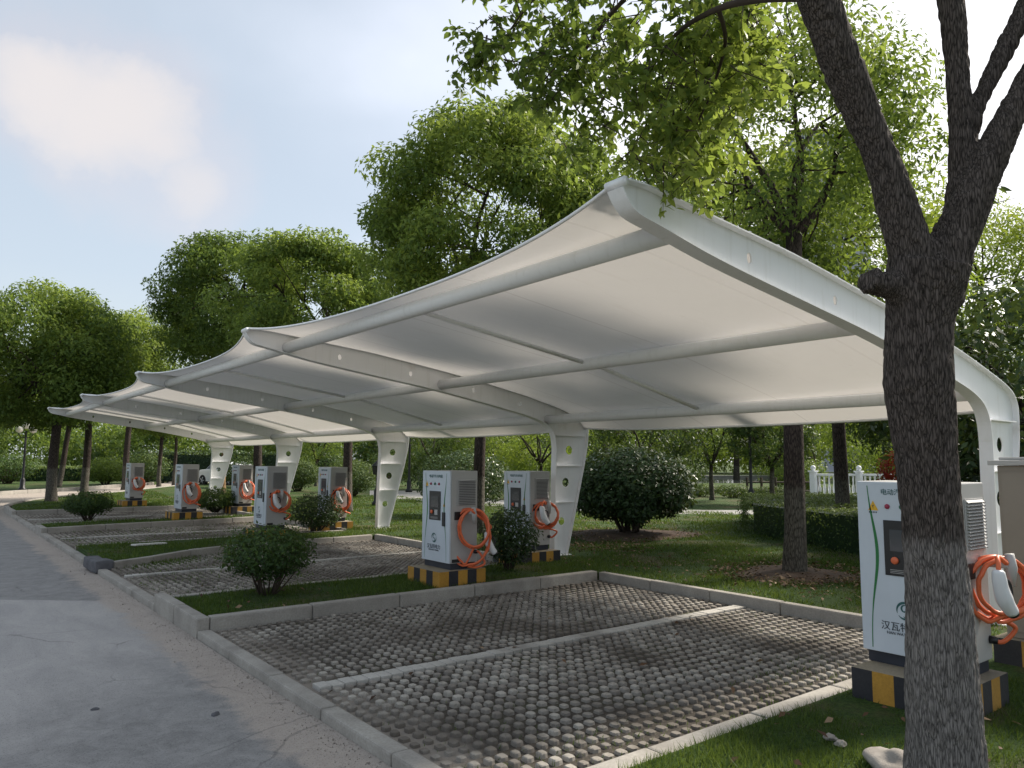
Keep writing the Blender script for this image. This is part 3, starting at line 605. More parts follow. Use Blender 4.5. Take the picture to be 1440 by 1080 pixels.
# loose stones on road and lawn
def stone(c, s, mat, label, seed, cat='stone', grp=None):
    bm = bmesh.new(); bmesh.ops.create_icosphere(bm, subdivisions=4, radius=1)
    for v in bm.verts:
        q = 1 + 0.35 * noise.noise(v.co * 1.3 + Vector((seed, 0, 0))) + 0.05 * noise.noise(v.co * 6); v.co = Vector((v.co.x * s[0] * q, v.co.y * s[1] * q, max(v.co.z, -0.3) * s[2] * q))
    me = bpy.data.meshes.new('stone'); bm.to_mesh(me); bm.free(); me.materials.append(mat)
    me.polygons.foreach_set('use_smooth', [True] * len(me.polygons)); o = link(bpy.data.objects.new('stone', me)); o.location = c; o.rotation_euler = (0, 0, seed); tag(o, label, cat, grp)
stone(G(1262, 1084, 0.10), (0.17, 0.12, 0.09), MT['rock'], 'large pale flat stone at the foot of the big foreground tree', 1.0)
stone(G(1168, 1038, 0.10), (0.035, 0.03, 0.025), MT['rock'], 'small pinkish stone lying in the grass left of the foreground tree', 2.0)
stone(G(1182, 1046, 0.10), (0.028, 0.03, 0.02), MT['rock'], 'smaller stone just right of another small stone in the near grass', 5.0)
stone(G(133, 998, RZ), (0.028, 0.02, 0.014), MT['rockdark'], 'tiny dark pebble alone on the road at the lower left', 3.0)
stone(G(303, 1005, RZ), (0.035, 0.025, 0.018), MT['rockdark'], 'dark angular pebble on the asphalt near the dirt strip', 4.0)
stone(G(422, 1004, RZ), (0.02, 0.02, 0.015), MT['rock'], 'tiny white pebble on the dirt beside the near kerb', 6.0)
# dark concrete lump at the kerb of the second island and the white board on the grass
m = MB(); Mx = Matrix.Translation((KX0 + 0.02, 12.8, 0.0)) @ Matrix.Rotation(0.12, 4, 'Z')
m.box(-0.1, 0.15, -0.36, -0.02, -0.05, 0.13, Mx, 0.03); m.box(-0.08, 0.13, 0.0, 0.33, -0.05, 0.11, Mx @ Matrix.Rotation(0.1, 4, 'X'), 0.03)
tag(m.build('broken_kerb_block', MT['rockdark']), 'dark broken kerb blocks at the road edge of the second island', 'block')
m = MB(); a = G(193, 768, 0.1); m.box(-0.30, 0.30, -0.07, 0.07, 0, 0.025, None, 0.004); o = m.build('board', MT['plank']); o.location = G(210, 766, 0.105); o.rotation_euler = (0, 0.03, R(20)); tag(o, 'white board lying flat on the grass of the second island', 'board')
#@@CANOPY
# ------------------------------------------------------------------ membrane canopy
UK = [2.97, 9.36, 15.35, 21.6, 27.9]
TOPC = [(3.09, 3.215), (3.35, 3.215), (4.0, 3.15), (4.81, 3.07), (5.8, 2.93), (6.7, 2.79), (7.6, 2.62), (8.3, 2.46), (8.6, 2.38), (8.78, 2.305), (8.87, 2.20), (8.885, 2.08), (8.86, 1.85)]
BOTC = [(3.07, 3.17), (3.12, 3.10), (3.2, 3.045), (3.4, 3.005), (4.0, 2.89), (5.07, 2.74), (5.8, 2.64), (6.7, 2.49), (7.5, 2.34), (7.85, 2.25), (8.05, 2.15), (8.15, 2.0), (8.18, 1.8)]
COLO = [(8.78, 1.5), (8.40, LZ)]; COLI = [(8.16, 1.3), (8.13, LZ)]
def hole(cx, cz, r, n=20, sx=1.0): return [(cx + math.cos(2 * PI * k / n) * r * sx, cz + math.sin(2 * PI * k / n) * r) for k in range(n)]
can = empty('membrane_canopy', (8.5, 15.35, 0)); tag(can, 'long white tensile membrane carport canopy on curved steel frames', 'canopy')
CI = Matrix.Translation((-8.5, -15.35, 0))
def fill2d(name, outer, holes, thick, mat, parent, M):
    c = bpy.data.curves.new(name, 'CURVE'); c.dimensions = '2D'; c.fill_mode = 'BOTH'; c.extrude = thick / 2
    for poly in [outer] + holes:
        s = c.splines.new('POLY'); s.points.add(len(poly) - 1); s.use_cyclic_u = True
        for p, q in zip(s.points, poly): p.co = (q[0], q[1], 0, 1)
    o = bpy.data.objects.new(name, c); me = bpy.data.meshes.new_from_object(o); bpy.data.objects.remove(o)
    me.transform(M); me.materials.clear(); me.materials.append(mat); me.name = name
    return link(bpy.data.objects.new(name, me), parent)
def lerpcurve(C, x):
    for (a, b), (c, d) in zip(C[:-1], C[1:]):
        if a <= x <= c: return b + (d - b) * (x - a) / (c - a)
    return C[-1][1] if x > C[-1][0] else C[0][1]
def smooth2(C, n=5): return [(p.x, p.y) for p in smooth_path([(a, b, 0) for a, b in C], n)]
TS, BS = smooth2(TOPC), smooth2(BOTC)
topline = TS + COLO; botline = BS + COLI
outer = topline + botline[::-1]
for ki, y in enumerate(UK):
    hl = [hole(hx, (lerpcurve(TOPC, hx) + lerpcurve(BOTC[2:], hx)) / 2, 0.038, 16, 0.75) for hx in (4.35, 5.45, 6.55, 7.45)]
    hl += [hole(8.50, 1.78, 0.075), hole(8.42, 1.25, 0.075), hole(8.33, 0.62, 0.065)]
    Mw = CI @ Matrix.Translation((0, y, 0)) @ Matrix.Rotation(PI / 2, 4, 'X')
    rib = fill2d('frame', outer, hl, 0.012, MT['white'], can, Mw)
    for line, sgn in ((topline, 1), (botline, -1)):
        wdt = 0.062
        fm = MB(); vs = []; nl = len(line)
        for i, (a, b) in enumerate(line):
            p0, p1 = line[max(i - 1, 0)], line[min(i + 1, nl - 1)]
            t = Vector((p1[0] - p0[0], p1[1] - p0[1])); n2 = Vector((-t.y, t.x)).normalized() * sgn * 0.010
            vs += [(a, y - wdt, b), (a, y + wdt, b), (a + n2.x, y + wdt, b + n2.y), (a + n2.x, y - wdt, b + n2.y)]
        fm.add(vs, [(4 * i + k, 4 * i + (k + 1) % 4, 4 * i + 4 + (k + 1) % 4, 4 * i + 4 + k) for i in range(nl - 1) for k in range(4)] + [(0, 1, 2, 3), (4 * nl - 4, 4 * nl - 3, 4 * nl - 2, 4 * nl - 1)])
        fm.build('flange', MT['white'], rib, False, CI)
    for z_, xo in ((2.02, 8.83), (1.52, 8.75), (0.93, 8.58)):
        for q0, q1 in ((y - 0.060, y - 0.007), (y + 0.007, y + 0.060)):
            sm = MB(); sm.box(8.19, xo - 0.012, q0, q1, z_ - 0.006, z_ + 0.006); sm.build('stiffener', MT['white'], rib, False, CI)
    sm = MB(); sm.box(8.08, 8.46, y - 0.10, y + 0.10, LZ - 0.1, LZ + 0.012); sm.build('base_plate', MT['white'], rib, False, CI)
    if ki == 0:
        for i in range(2, len(TS) - 12, 2):
            a, b = TS[i]; bm_ = MB(); bm_.box(a - 0.012, a + 0.012, y - 0.052, y - 0.030, b + 0.008, b + 0.024); bm_.build('bolt', MT['rim'], rib, False, CI)
    cp = MB(); cp.tube([(3.075, y - 0.075, 3.20), (3.075, y + 0.075, 3.20)], 0.028, 10); cp.build('end_cap', MT['white'], rib, True, CI)
PUR = [(3.62, 3.035), (5.97, 2.71), (8.02, 2.27)]
for (x, z) in PUR:
    for y0, y1 in zip(UK[:-1], UK[1:]):
        m = MB(); m.tube([(x, y0 + 0.008, z), (x, (y0 + y1) / 2, z), (x, y1 - 0.008, z)], 0.072, 18); m.build('purlin', MT['white'], can, True, CI)
def Ztop(x):   # membrane height over a frame
    return lerpcurve(TOPC, x) + 0.012
MIDC = [(3.40, 3.115), (3.62, 3.112), (4.6, 2.975), (5.97, 2.788), (7.0, 2.56), (8.02, 2.347), (8.40, 2.20), (8.72, 2.09)]
FULL = [(3.09, 3.23), (3.35, 3.228), (4.0, 3.162), (4.81, 3.082), (5.8, 2.942), (6.7, 2.802), (7.6, 2.632), (8.3, 2.462), (8.62, 2.352), (8.85, 2.15)]
for y0, y1 in zip(UK[:-1], UK[1:]):
    nx, ny = 60, 48; vs = []; fs = []; e0 = []; e1 = []
    for j in range(ny + 1):
        t = j / ny; s = abs(2 * t - 1); fx = 3.40 - 0.31 * s ** 2.2; bx = 8.72 + 0.12 * s ** 2
        wgt = s ** 5 * 0.85 + 0.15 * s ** 2
        for i in range(nx + 1):
            q = i / nx; x = fx + (bx - fx) * q
            
            zc = lerpcurve(MIDC, max(x, 3.40)) if x < 8.72 else 2.09
            zz = zc * (1 - wgt) + lerpcurve(FULL, x) * wgt
            vs.append((x, y0 + (y1 - y0) * t, zz))
        e0.append(Vector(vs[-(nx + 1)])); e1.append(Vector(vs[-1]))
    for j in range(ny):
        for i in range(nx):
            a = j * (nx + 1) + i; fs.append((a, a + 1, a + nx + 2, a + nx + 1))
    m = MB(); m.add(vs, fs); o = m.build('membrane', MT['membrane'], can, True, CI)
    m = MB(); m.tube(e0, 0.013, 6); m.build('edge_rope', MT['white'], o, True, CI)
    m = MB(); m.tube([p + Vector((0, 0, -0.005)) for p in e1], 0.02, 6); m.build('edge_rope', MT['white'], o, True, CI)
    ym = (y0 + y1) / 2
    for (xa, za), (xb, zb), dy in ((PUR[0], PUR[1], 0.1), (PUR[1], PUR[2], 0.1)):
        m = MB(); m.tube([(xa + 0.07, ym + dy, za + 0.02), (xb - 0.07, ym + dy, zb + 0.02)], 0.024, 10); m.build('strut', MT['white'], can, True, CI)
#@@CHARGERS
# ------------------------------------------------------------------ charging cabinets
CW, CD, CH = 0.64, 0.41, 1.20
def face(y, z, off=0.0): return (-CD / 2 - off, y, z)      # front face looks along -X; picture-left is +Y
FM = Matrix(((0, 0, -1, 0), (-1, 0, 0, 0), (0, 1, 0, 0), (0, 0, 0, 1)))
def ftext(body, y, z, size, mat, root, name='lettering'):
    return text_mesh(name, body, size, mat, root, Matrix.Translation((-CD / 2 - 0.0065, y, z)) @ FM)
def coil(root, kind, seed):
    rr = random.Random(seed); pts = []
    hook = Vector((0.10 if seed == 1 else (0.03 if kind == 'long' else 0.03), -CW / 2 - 0.09, 0.73))
    e1_ = Vector((0.80, -0.60, 0)).normalized()
    if kind == 'long': specs = [(0.25, 0.35, -0.02), (0.24, 0.335, 0.01), (0.19, 0.235, 0.05), (0.175, 0.225, 0.06)]
    elif kind == 'low': specs = [(0.20, 0.25, 0), (0.19, 0.235, 0.01), (0.175, 0.22, 0.02), (0.20, 0.26, -0.02)]
    else: specs = [(0.20, 0.195, 0.0), (0.185, 0.18, 0.015), (0.205, 0.20, -0.01), (0.17, 0.17, 0.02)]
    for j, (rx, rz, dx) in enumerate(specs):
        for k in range(28 if j < 3 else 43):
            a = -PI / 2 + 2 * PI * k / 28; n_ = Vector((-0.60, -0.80, 0)).normalized()
            c = hook + e1_ * dx + Vector((0, 0, -rz))
            p = c + e1_ * rx * math.cos(a) + Vector((0, 0, rz * math.sin(a))) + n_ * (0.027 * (j - 1.5) + 0.012 * math.sin(a * 2 + j))
            p += Vector((rr.uniform(-1, 1), rr.uniform(-1, 1), rr.uniform(-1, 1))) * 0.004
            pts.append(p)
    gun = Vector((-0.10, -CW / 2 - 0.17, 0.65)) if kind != 'long' else Vector((0.24, -CW / 2 - 0.17, 0.42))
    tail = [pts[-1], pts[-1] + Vector((-0.05, -0.03, -0.02)), gun + Vector((0.06, 0.02, 0.10)), gun + Vector((0.005, 0, 0.06)), gun]
    end = [Vector((0.17, -CW / 2 - 0.005, 0.20)), Vector((0.19, -CW / 2 - 0.07, 0.195)), Vector((0.23, -CW / 2 - 0.13, max(0.06, pts[0].z - 0.06))), pts[0] + e1_ * 0.06 + Vector((0, 0, -0.012))]
    path = smooth_path(end, 5)[:-1] + smooth_path(pts, 2) + smooth_path(tail, 5)[1:]
    m = MB(); m.tube(path, 0.0145, 8); cab = m.build('cable', MT['orange'], root, True)
    m = MB(); m.tube([Vector((0.17, -CW / 2, 0.2)), Vector((0.172, -CW / 2 - 0.02, 0.2)), Vector((0.178, -CW / 2 - 0.045, 0.198))], [0.026, 0.026, 0.02], 12); m.build('cable_gland', MT['black'], root, True)
    # connector: curved white body, handle loop, dark mouth
    m = MB(); d = Vector((0.10, -0.03, 0)).normalized()
    m.tube(smooth_path([gun + Vector((0, 0, 0.03)), gun, gun + d * 0.015 + Vector((0, 0, -0.09)), gun + d * 0.05 + Vector((0, 0, -0.17)), gun + d * 0.10 + Vector((0, 0, -0.23))], 4), [0.02, 0.028, 0.034, 0.037, 0.038, 0.040, 0.042, 0.042, 0.044, 0.046, 0.048, 0.048, 0.046, 0.044, 0.042, 0.040, 0.038], 14)
    cn = m.build('connector', MT['gun'], root, True)
    m = MB(); q = gun + d * 0.10 + Vector((0, 0, -0.23)); m.tube([q, q + d * 0.012 + Vector((0, 0, -0.016))], [0.034, 0.032], 14); m.build('socket', MT['black'], cn, True)
    m = MB(); m.tube(smooth_path([gun + d * 0.03 + Vector((0, 0, -0.02)), gun + d * 0.085 + Vector((0, 0, -0.05)), gun + d * 0.10 + Vector((0, 0, -0.12)), gun + d * 0.075 + Vector((0, 0, -0.15))], 4), 0.011, 8); m.build('handle', MT['black'], cn, True)
    m = MB(); m.box(hook.x - 0.03, hook.x + 0.035, -CW / 2 - 0.16, -CW / 2 - 0.001, hook.z - 0.06, hook.z - 0.02, None, 0.01)
    m.tube([(hook.x, -CW / 2 - 0.165, hook.z + 0.03), (hook.x + 0.01, -CW / 2 - 0.17, hook.z - 0.06), (hook.x + 0.02, -CW / 2 - 0.165, hook.z - 0.17)], [0.028, 0.034, 0.02], 10, sx=0.7)
    m.build('cable_hook', MT['cabinet_side'], root, True)
def charger(loc, kind, label, seed, rz=0.0, group='orange-cabled charging cabinets under the canopy'):
    root = empty('charging_cabinet', loc, rz); tag(root, label, 'charger', group)
    h = CD / 2; w2 = CW / 2
    m = MB(); m.box(-h + 0.03, h - 0.02, -w2 + 0.02, w2 - 0.02, 0, 0.075); m.build('base_frame', MT['navy'], root)
    m = MB(); m.box(-h + 0.02, h, -w2, w2, 0.0755, CH, None, 0.008); body = m.build('body', MT['cabinet_side'], root)
    m = MB(); m.box(-h - 0.004, -h + 0.0185, -w2, w2, 0.077, CH - 0.002, None, 0.006); m.build('front_panel', MT['cabinet'], root)
    ew = lambda z_: 0.365 - 0.085 * math.exp(-((z_ - 0.70) / 0.28) ** 2) * 1.0      # inward bow of the printed green lines
    for sgn in (1, -1):
        m = MB(); zs = [0.10 + (CH - 0.13) * i / 30 for i in range(31)]; x = -h - 0.0055
        c0 = [(x, sgn * (CW * (0.395 - 0.09 * math.exp(-((z_ - 0.72) / 0.30) ** 2)) ), z_) for z_ in zs]
        vs = []; 
        for i, (a, b, c) in enumerate(c0):
            t = max(0.003, 0.011 * math.exp(-((c - 0.72) / 0.35) ** 2)) ; vs += [(a, b - t, c), (a, b + t, c)]
        m.add(vs, [(2 * i, 2 * i + 1, 2 * i + 3, 2 * i + 2) for i in range(30)]); m.build('green_line', MT['green'], root)
    yl = 0.115
    m = MB(); m.box(-h - 0.011, -h - 0.0045, -0.115, 0.145, 0.585, 0.945, None, 0.003); bz = m.build('screen_bezel', MT['black'], root)
    m = MB(); m.box(-h - 0.0135, -h - 0.0115, -0.075, 0.105, 0.745, 0.885); m.build('screen', MT['screen'], bz)
    m = MB(); m.lathe([(0.024, 0), (0.024, 0.012), (0.018, 0.016)], seg=14); m.build('stop_button', MT['orange'], bz, True, Matrix.Translation((-h - 0.011, 0.075, 0.685)) @ Matrix.Rotation(-PI / 2, 4, 'Y'))
    m = MB(); m.box(-h - 0.0135, -h - 0.0115, -0.055, 0.015, 0.65, 0.715); m.build('card_reader', MT['cabinet_side'], bz)
    for k in range(4):
        pass
    m = MB()
    for zz in (0.602, 0.612, 0.622): m.box(-h - 0.0125, -h - 0.0115, -0.06, 0.11, zz, zz + 0.003)
    m.build('keypad_lines', MT['cabinet_side'], bz)
    # triangle warning sticker, three lamps
    m = MB(); x = -h - 0.0055; m.add([(x, 0.245, 1.005), (x, 0.175, 1.005), (x, 0.21, 1.07)], [(0, 1, 2)]); ws = m.build('warning_sticker', MT['warn'], root)
    m = MB(); x = -h - 0.0065; m.add([(x, 0.214, 1.055), (x, 0.203, 1.034), (x, 0.211, 1.034), (x, 0.206, 1.014), (x, 0.218, 1.038), (x, 0.209, 1.038)], [(0, 1, 2, 3, 4, 5)])
    for k in range(4): m.box(x - 0.0002, x + 0.0002, 0.235 - k * 0.015 - 0.004, 0.235 - k * 0.015 + 0.004, 0.988, 0.998)
    m.build('sticker_print', MT['print'], ws)
    for y_, mm in ((0.115, 'red'), (0.02, 'greenlens'), (-0.075, 'red')):
        m = MB(); m.lathe([(0.017, 0), (0.017, 0.006), (0.013, 0.012), (0.004, 0.014)], seg=14); m.build('indicator_light', MT[mm], root, True, Matrix.Translation((-h - 0.004, y_, 1.035)) @ Matrix.Rotation(-PI / 2, 4, 'Y'))
    ftext('电动汽车充电机', 0.0, 1.115, 0.045, MT['teal'], root)
    ftext('汉瓦特电力', 0.035, 0.235, 0.062, MT['print'], root)
    ftext('HAN WATT POWER', 0.035, 0.205, 0.026, MT['print'], root)
    # round swirl emblem
    m = MB(); x = -h - 0.006; C0 = (0.03, 0.365)
    def arc(r, a0, a1, t0, t1, cy, cz, n=20):
        vs = []
        for i in range(n + 1):
            a = a0 + (a1 - a0) * i / n; t = t0 + (t1 - t0) * math.sin(PI * i / n)
            vs += [(x, cy - (r - t) * math.cos(a), cz + (r - t) * math.sin(a)), (x, cy - (r + t) * math.cos(a), cz + (r + t) * math.sin(a))]
        m.add(vs, [(2 * i, 2 * i + 1, 2 * i + 3, 2 * i + 2) for i in range(n)])
    arc(0.052, R(20), R(200), 0.001, 0.008, *C0); arc(0.052, R(215), R(380), 0.001, 0.008, *C0)
    arc(0.022, R(60), R(300), 0.001, 0.006, C0[0], C0[1] + 0.015, 14); arc(0.02, R(-130), R(110), 0.001, 0.006, C0[0], C0[1] - 0.02, 14)
    m.build('emblem', MT['teal'], root)
    # side: louvre panel, grip recess, reader slot on the front
    m = MB(); ys = -w2
    m.box(-0.11, 0.175, ys - 0.006, ys - 0.0005, 0.77, 1.10, None, 0.002); lv = m.build('louvre_panel', MT['cabinet_side'], root)
    m = MB()
    for k in range(15):
        z_ = 0.785 + k * 0.0207; m.add([(-0.095, ys - 0.0065, z_ + 0.016), (0.162, ys - 0.0065, z_ + 0.016), (0.162, ys - 0.022, z_), (-0.095, ys - 0.022, z_), (-0.095, ys - 0.0065, z_ - 0.001), (0.162, ys - 0.0065, z_ - 0.001)], [(0, 1, 2, 3), (3, 2, 5, 4), (0, 3, 4), (1, 5, 2)])
    m.build('louvre', MT['cabinet_side'], lv)
    m = MB()
    for k in range(15): m.box(-0.085, 0.162, ys - 0.0245, ys - 0.0225, 0.7815 + k * 0.0207, 0.7865 + k * 0.0207)
    m.build('louvre_shade', MT['blackpaint'], lv)  # thin black strips paint the shade between the louvre blades
    m = MB(); m.box(-0.14, -0.02, ys - 0.012, ys - 0.0005, 0.60, 0.70, None, 0.004); m.build('socket_holder', MT['black'], root)
    m = MB(); m.box(-h - 0.018, -h - 0.0045, -0.225, -0.165, 0.52, 0.69, None, 0.004); m.build('key_pad', MT['black'], root)
    m = MB(); x = -h - 0.0055; m.add([(x, -0.168, 0.76), (x, -0.222, 0.76), (x, -0.195, 0.81)], [(0, 1, 2)]); m.build('warning_sticker', MT['warn'], root)
    m = MB(); m.box(-0.17, -0.06, ys - 0.003, ys - 0.0005, 0.085, 0.125); m.build('vent_plate', MT['black'], root)
    coil(root, kind, seed)
    return root
def plinth(c, lx, ly, h, label, n=6, first=0, group='striped plinths under the charging cabinets'):
    m = MB(); x0, x1, y0, y1 = c[0] - lx / 2, c[0] + lx / 2, c[1] - ly / 2, c[1] + ly / 2; z0_, z1_ = LZ - 0.05, LZ + h
    def wall(ax, a0, a1, fixed, out_):
        for i in range(n):
            s0 = a0 + (a1 - a0) * i / n; s1 = a0 + (a1 - a0) * (i + 1) / n; m.cur = 1 + (i + first) % 2
            if ax == 'y': vs = [(fixed, s0, z0_), (fixed, s1, z0_), (fixed, s1, z1_), (fixed, s0, z1_)]
            else: vs = [(s0, fixed, z0_), (s1, fixed, z0_), (s1, fixed, z1_), (s0, fixed, z1_)]
            m.add(vs, [(0, 1, 2, 3)])
    wall('y', y0, y1, x0, -1); wall('y', y0, y1, x1, 1); wall('x', x0, x1, y0, -1); wall('x', x0, x1, y1, 1)
    m.cur = 0; m.add([(x0, y0, z1_), (x1, y0, z1_), (x1, y1, z1_), (x0, y1, z1_)], [(0, 1, 2, 3)])
    o = m.build('concrete_plinth', [MT['plinthtop'], MT['yellow'], MT['blackpaint']]); tag(o, label, 'plinth', group); return o
PH = 0.19; CZ = LZ + PH + 0.002
near = charger((5.32, 2.36, CZ), 'round', 'nearest charging cabinet, half hidden behind the big tree trunk', 1)
plinth((5.22, 2.31), 0.66, 0.68, PH, 'black and yellow plinth at the foot of the big foreground tree', 5, 1)
charger((5.35, 8.15, CZ), 'long', 'bluish white charging cabinet with tall cable loops, front row second from the right', 2)
plinth((5.30, 8.13), 0.68, 0.74, PH, 'brightly striped plinth beside the long kerb of the second island', 5, 0)
charger((5.45, 14.68, CZ), 'round', 'charging cabinet standing behind the loose round bush on the near island', 3)
plinth((5.40, 14.65), 0.68, 0.78, PH, 'plinth mostly hidden by the loose bush in the middle', 5, 1)
charger((5.45, 20.65, CZ), 'low', 'charging cabinet in the front row with the white car just right of it', 4)
plinth((5.40, 20.6), 0.70, 0.80, PH, 'black and tan plinth left of the small dark bush row', 5, 0)
charger((5.55, 27.2, CZ), 'round', 'farthest charging cabinet, alone on the sunny grass at the left', 5)
plinth((5.5, 27.15), 0.72, 0.82, PH, 'orange and dark plinth farthest away on the sunny grass', 5, 0)
charger((7.55, 9.30, LZ + 0.16), 'round', 'charging cabinet directly in front of a white column, behind a dark bush', 6)
plinth((7.50, 9.25), 0.70, 0.80, 0.155, 'low dark plinth between dark bush and white column foot', 5, 1)
charger((7.42, 16.15, LZ + 0.16), 'low', 'charging cabinet against a dark tree trunk and a light domed bush', 7)
plinth((7.38, 16.1), 0.70, 0.80, 0.155, 'low brown plinth beside the trunk behind the middle bush', 5, 0)
charger((7.60, 22.85, LZ + 0.16), 'low', 'dim charging cabinet right of the tan trunk in the back row', 8)
plinth((7.55, 22.8), 0.70, 0.85, 0.155, 'dim brown plinth in the back row near the tan trunk', 5, 1)
# beige distribution cabinet at the right edge
cb = empty('distribution_cabinet', (7.02, 1.86, LZ + 0.19)); tag(cb, 'beige steel electrical cabinet with overhanging roof at the right edge', 'cabinet')
m = MB(); m.box(-0.34, 0.34, -0.5, 0.5, 0, 1.31, None, 0.008); m.build('body', MT['beige'], cb)
m = MB(); m.box(-0.39, 0.39, -0.55, 0.55, 1.312, 1.35, None, 0.006); m.box(-0.33, 0.33, -0.49, 0.49, 1.352, 1.375, None, 0.006); m.build('roof', MT['cabinet_side'], cb)
for s_ in (-0.245, 0.245):
    m = MB(); m.box(-0.348, -0.3415, s_ - 0.23, s_ + 0.23, 0.05, 1.26, None, 0.002); dr = m.build('door', MT['beige'], cb)
    m = MB(); m.box(-0.365, -0.349, s_ * 0.2 - 0.012, s_ * 0.2 + 0.012, 0.60, 0.74, None, 0.004); m.build('handle', MT['black'], dr)
plinth((7.0, 1.86), 0.8, 1.14, 0.188, 'yellow and black plinth carrying the beige cabinet', 6, 0)
#@@PLANTS
# ------------------------------------------------------------------ the big tree in front
nt_root_p = DG(1327, 3.42)
ntr = empty('camphor_tree', (nt_root_p.x, nt_root_p.y, LZ)); tag(ntr, 'big dark forked tree in the right foreground with deeply furrowed bark', 'tree')
def np_(x, y, dep=3.42): return D(x, y, dep) - Vector((nt_root_p.x, nt_root_p.y, LZ))
sk = MB()
def px2r(w_, dep=3.42): return w_ / 2 * dep / F
trunkpx = [(1330, 1145, 124), (1329, 1100, 108), (1328, 1040, 99), (1325, 960, 94), (1321, 880, 86), (1317, 800, 82), (1310, 720, 80), (1301, 640, 80), (1296, 590, 84), (1291, 540, 91), (1290, 500, 88), (1292, 460, 85), (1296, 425, 92), (1302, 395, 104), (1306, 372, 108)]
tp_ = [np_(x, y) for x, y, _ in trunkpx]; sk.tube(tp_, [px2r(w_) for *_, w_ in trunkpx], 24)
def limbpx(L_, segs=20):
    pts = [np_(x, y, dp) for x, y, _, dp in L_]; sk.tube(smooth_path(pts, 3), [px2r(a, b) for a, b in
        [(L_[i][2] + (L_[i + 1][2] - L_[i][2]) * k / 3, L_[i][3] + (L_[i + 1][3] - L_[i][3]) * k / 3) for i in range(len(L_) - 1) for k in range(3)] + [(L_[-1][2], L_[-1][3])]], segs)
limbpx([(1300, 420, 74, 3.42), (1281, 350, 60, 3.42), (1262, 290, 55, 3.42), (1240, 225, 50, 3.42), (1208, 150, 50, 3.42), (1180, 80, 51, 3.4), (1152, 10, 54, 3.38), (1118, -80, 50, 3.3), (1080, -190, 44, 3.2), (1020, -330, 38, 3.1), (960, -480, 30, 3.0)])
limbpx([(1310, 420, 80, 3.42), (1338, 345, 66, 3.42), (1368, 275, 54, 3.42), (1402, 200, 44, 3.44), (1440, 128, 40, 3.46), (1490, 40, 36, 3.5), (1550, -90, 32, 3.6), (1600, -260, 26, 3.7)])
limbpx([(1325, 390, 60, 3.42), (1345, 310, 40, 3.48), (1352, 230, 38, 3.52), (1351, 150, 34, 3.55), (1344, 70, 33, 3.6), (1337, 0, 35, 3.64), (1325, -110, 32, 3.7), (1310, -260, 26, 3.8), (1290, -420, 18, 3.9)])
limbpx([(1352, 215, 34, 3.53), (1368, 165, 28, 3.56), (1392, 110, 27, 3.6), (1420, 55, 27, 3.66), (1444, 0, 26, 3.7), (1480, -110, 22, 3.8)])
limbpx([(1285, 425, 56, 3.40), (1258, 403, 44, 3.38), (1242, 400, 38, 3.36), (1230, 397, 34, 3.34)])
limbpx([(1228, 396, 36, 3.33), (1217, 393, 32, 3.31)])
o = sk.build('trunk', MT['bark_near'], ntr, True)
md = o.modifiers.new('r', 'REMESH'); md.mode = 'VOXEL'; md.voxel_size = 0.0085
md2 = o.modifiers.new('s', 'SMOOTH'); md2.factor = 0.6; md2.iterations = 6
bpy.context.view_layer.update(); dg = bpy.context.evaluated_depsgraph_get()
me = bpy.data.meshes.new_from_object(o.evaluated_get(dg)); o.modifiers.clear(); o.data = me
nv = len(me.vertices); Cv = np.empty(nv * 3, np.float32); me.vertices.foreach_get('co', Cv); Nv = np.empty(nv * 3, np.float32); me.vertices.foreach_get('normal', Nv)
Cv = Cv.reshape(-1, 3); Nv = Nv.reshape(-1, 3); dv = np.empty(nv)
for i in range(nv):
    x, y, z = Cv[i]
    wob = 0.02 * noise.noise(Vector((x * 6, y * 6, z * 7)))
    a = 1 - abs(noise.noise(Vector(((x + wob) * 40, (y + wob) * 40, z * 6.5)))) * 2.4
    b = noise.noise(Vector((x * 75, y * 75, z * 26 + 9)))
    c = noise.noise(Vector((x * 5, y * 5, z * 2.6 + 4)))
    dv[i] = -0.009 * max(a, 0) ** 1.4 + 0.0035 * b + 0.010 * c
stub = Cv - np.array(np_(1212, 394, 3.32)); near_stub = np.linalg.norm(stub, axis=1) < 0.13
dv = dv + near_stub * 0.012 * np.array([noise.noise(Vector(tuple(c * 22))) for c in Cv])
Cv = Cv + Nv * dv[:, None]; me.vertices.foreach_set('co', Cv.astype(np.float32).ravel()); me.update()
me.polygons.foreach_set('use_smooth', [True] * len(me.polygons))
if not me.materials: me.materials.append(MT['bark_near'])
# hanging sprays of leaves of the same tree
g = np.random.default_rng(42); br = MB(); LP = []; LN = []; LT = []
def spray(a, b, n=16, seed=0, tint=0.4, lf=0.5):
    """one twig from a to b with leaves on both sides"""
    a, b = Vector(a), Vector(b); pts = []
    for i in range(5):
        t = i / 4; pts.append(a.lerp(b, t) + Vector((0, 0, -0.10 * t * t * (b - a).length)))
    br.tube(pts, [0.004, 0.0035, 0.003, 0.002, 0.0012], 4)
    for k in range(n):
        t = g.uniform(0.15, 1.0); i = min(3, int(t * 4)); p = pts[i].lerp(pts[i + 1], t * 4 - i)
        LP.append(np.array(p) + g.normal(0, 0.018, 3)); LN.append(g.normal(0, 0.5, 3) + np.array([0, 0, 0.7])); LT.append(np.clip(g.normal(tint, 0.12), 0, 1))
def bough(pxs, r0_=0.022):
    pts = smooth_path([np_(x, y, d) for x, y, d in pxs], 4); n = len(pts)
    br.tube(pts, [r0_ * (1 - 0.85 * i / (n - 1)) for i in range(n)], 7); return pts
bg1 = bough([(1140, -5, 3.4), (1070, -2, 3.7), (1010, 12, 4.0), (960, 40, 4.3), (930, 75, 4.5), (900, 130, 4.7)], 0.026)
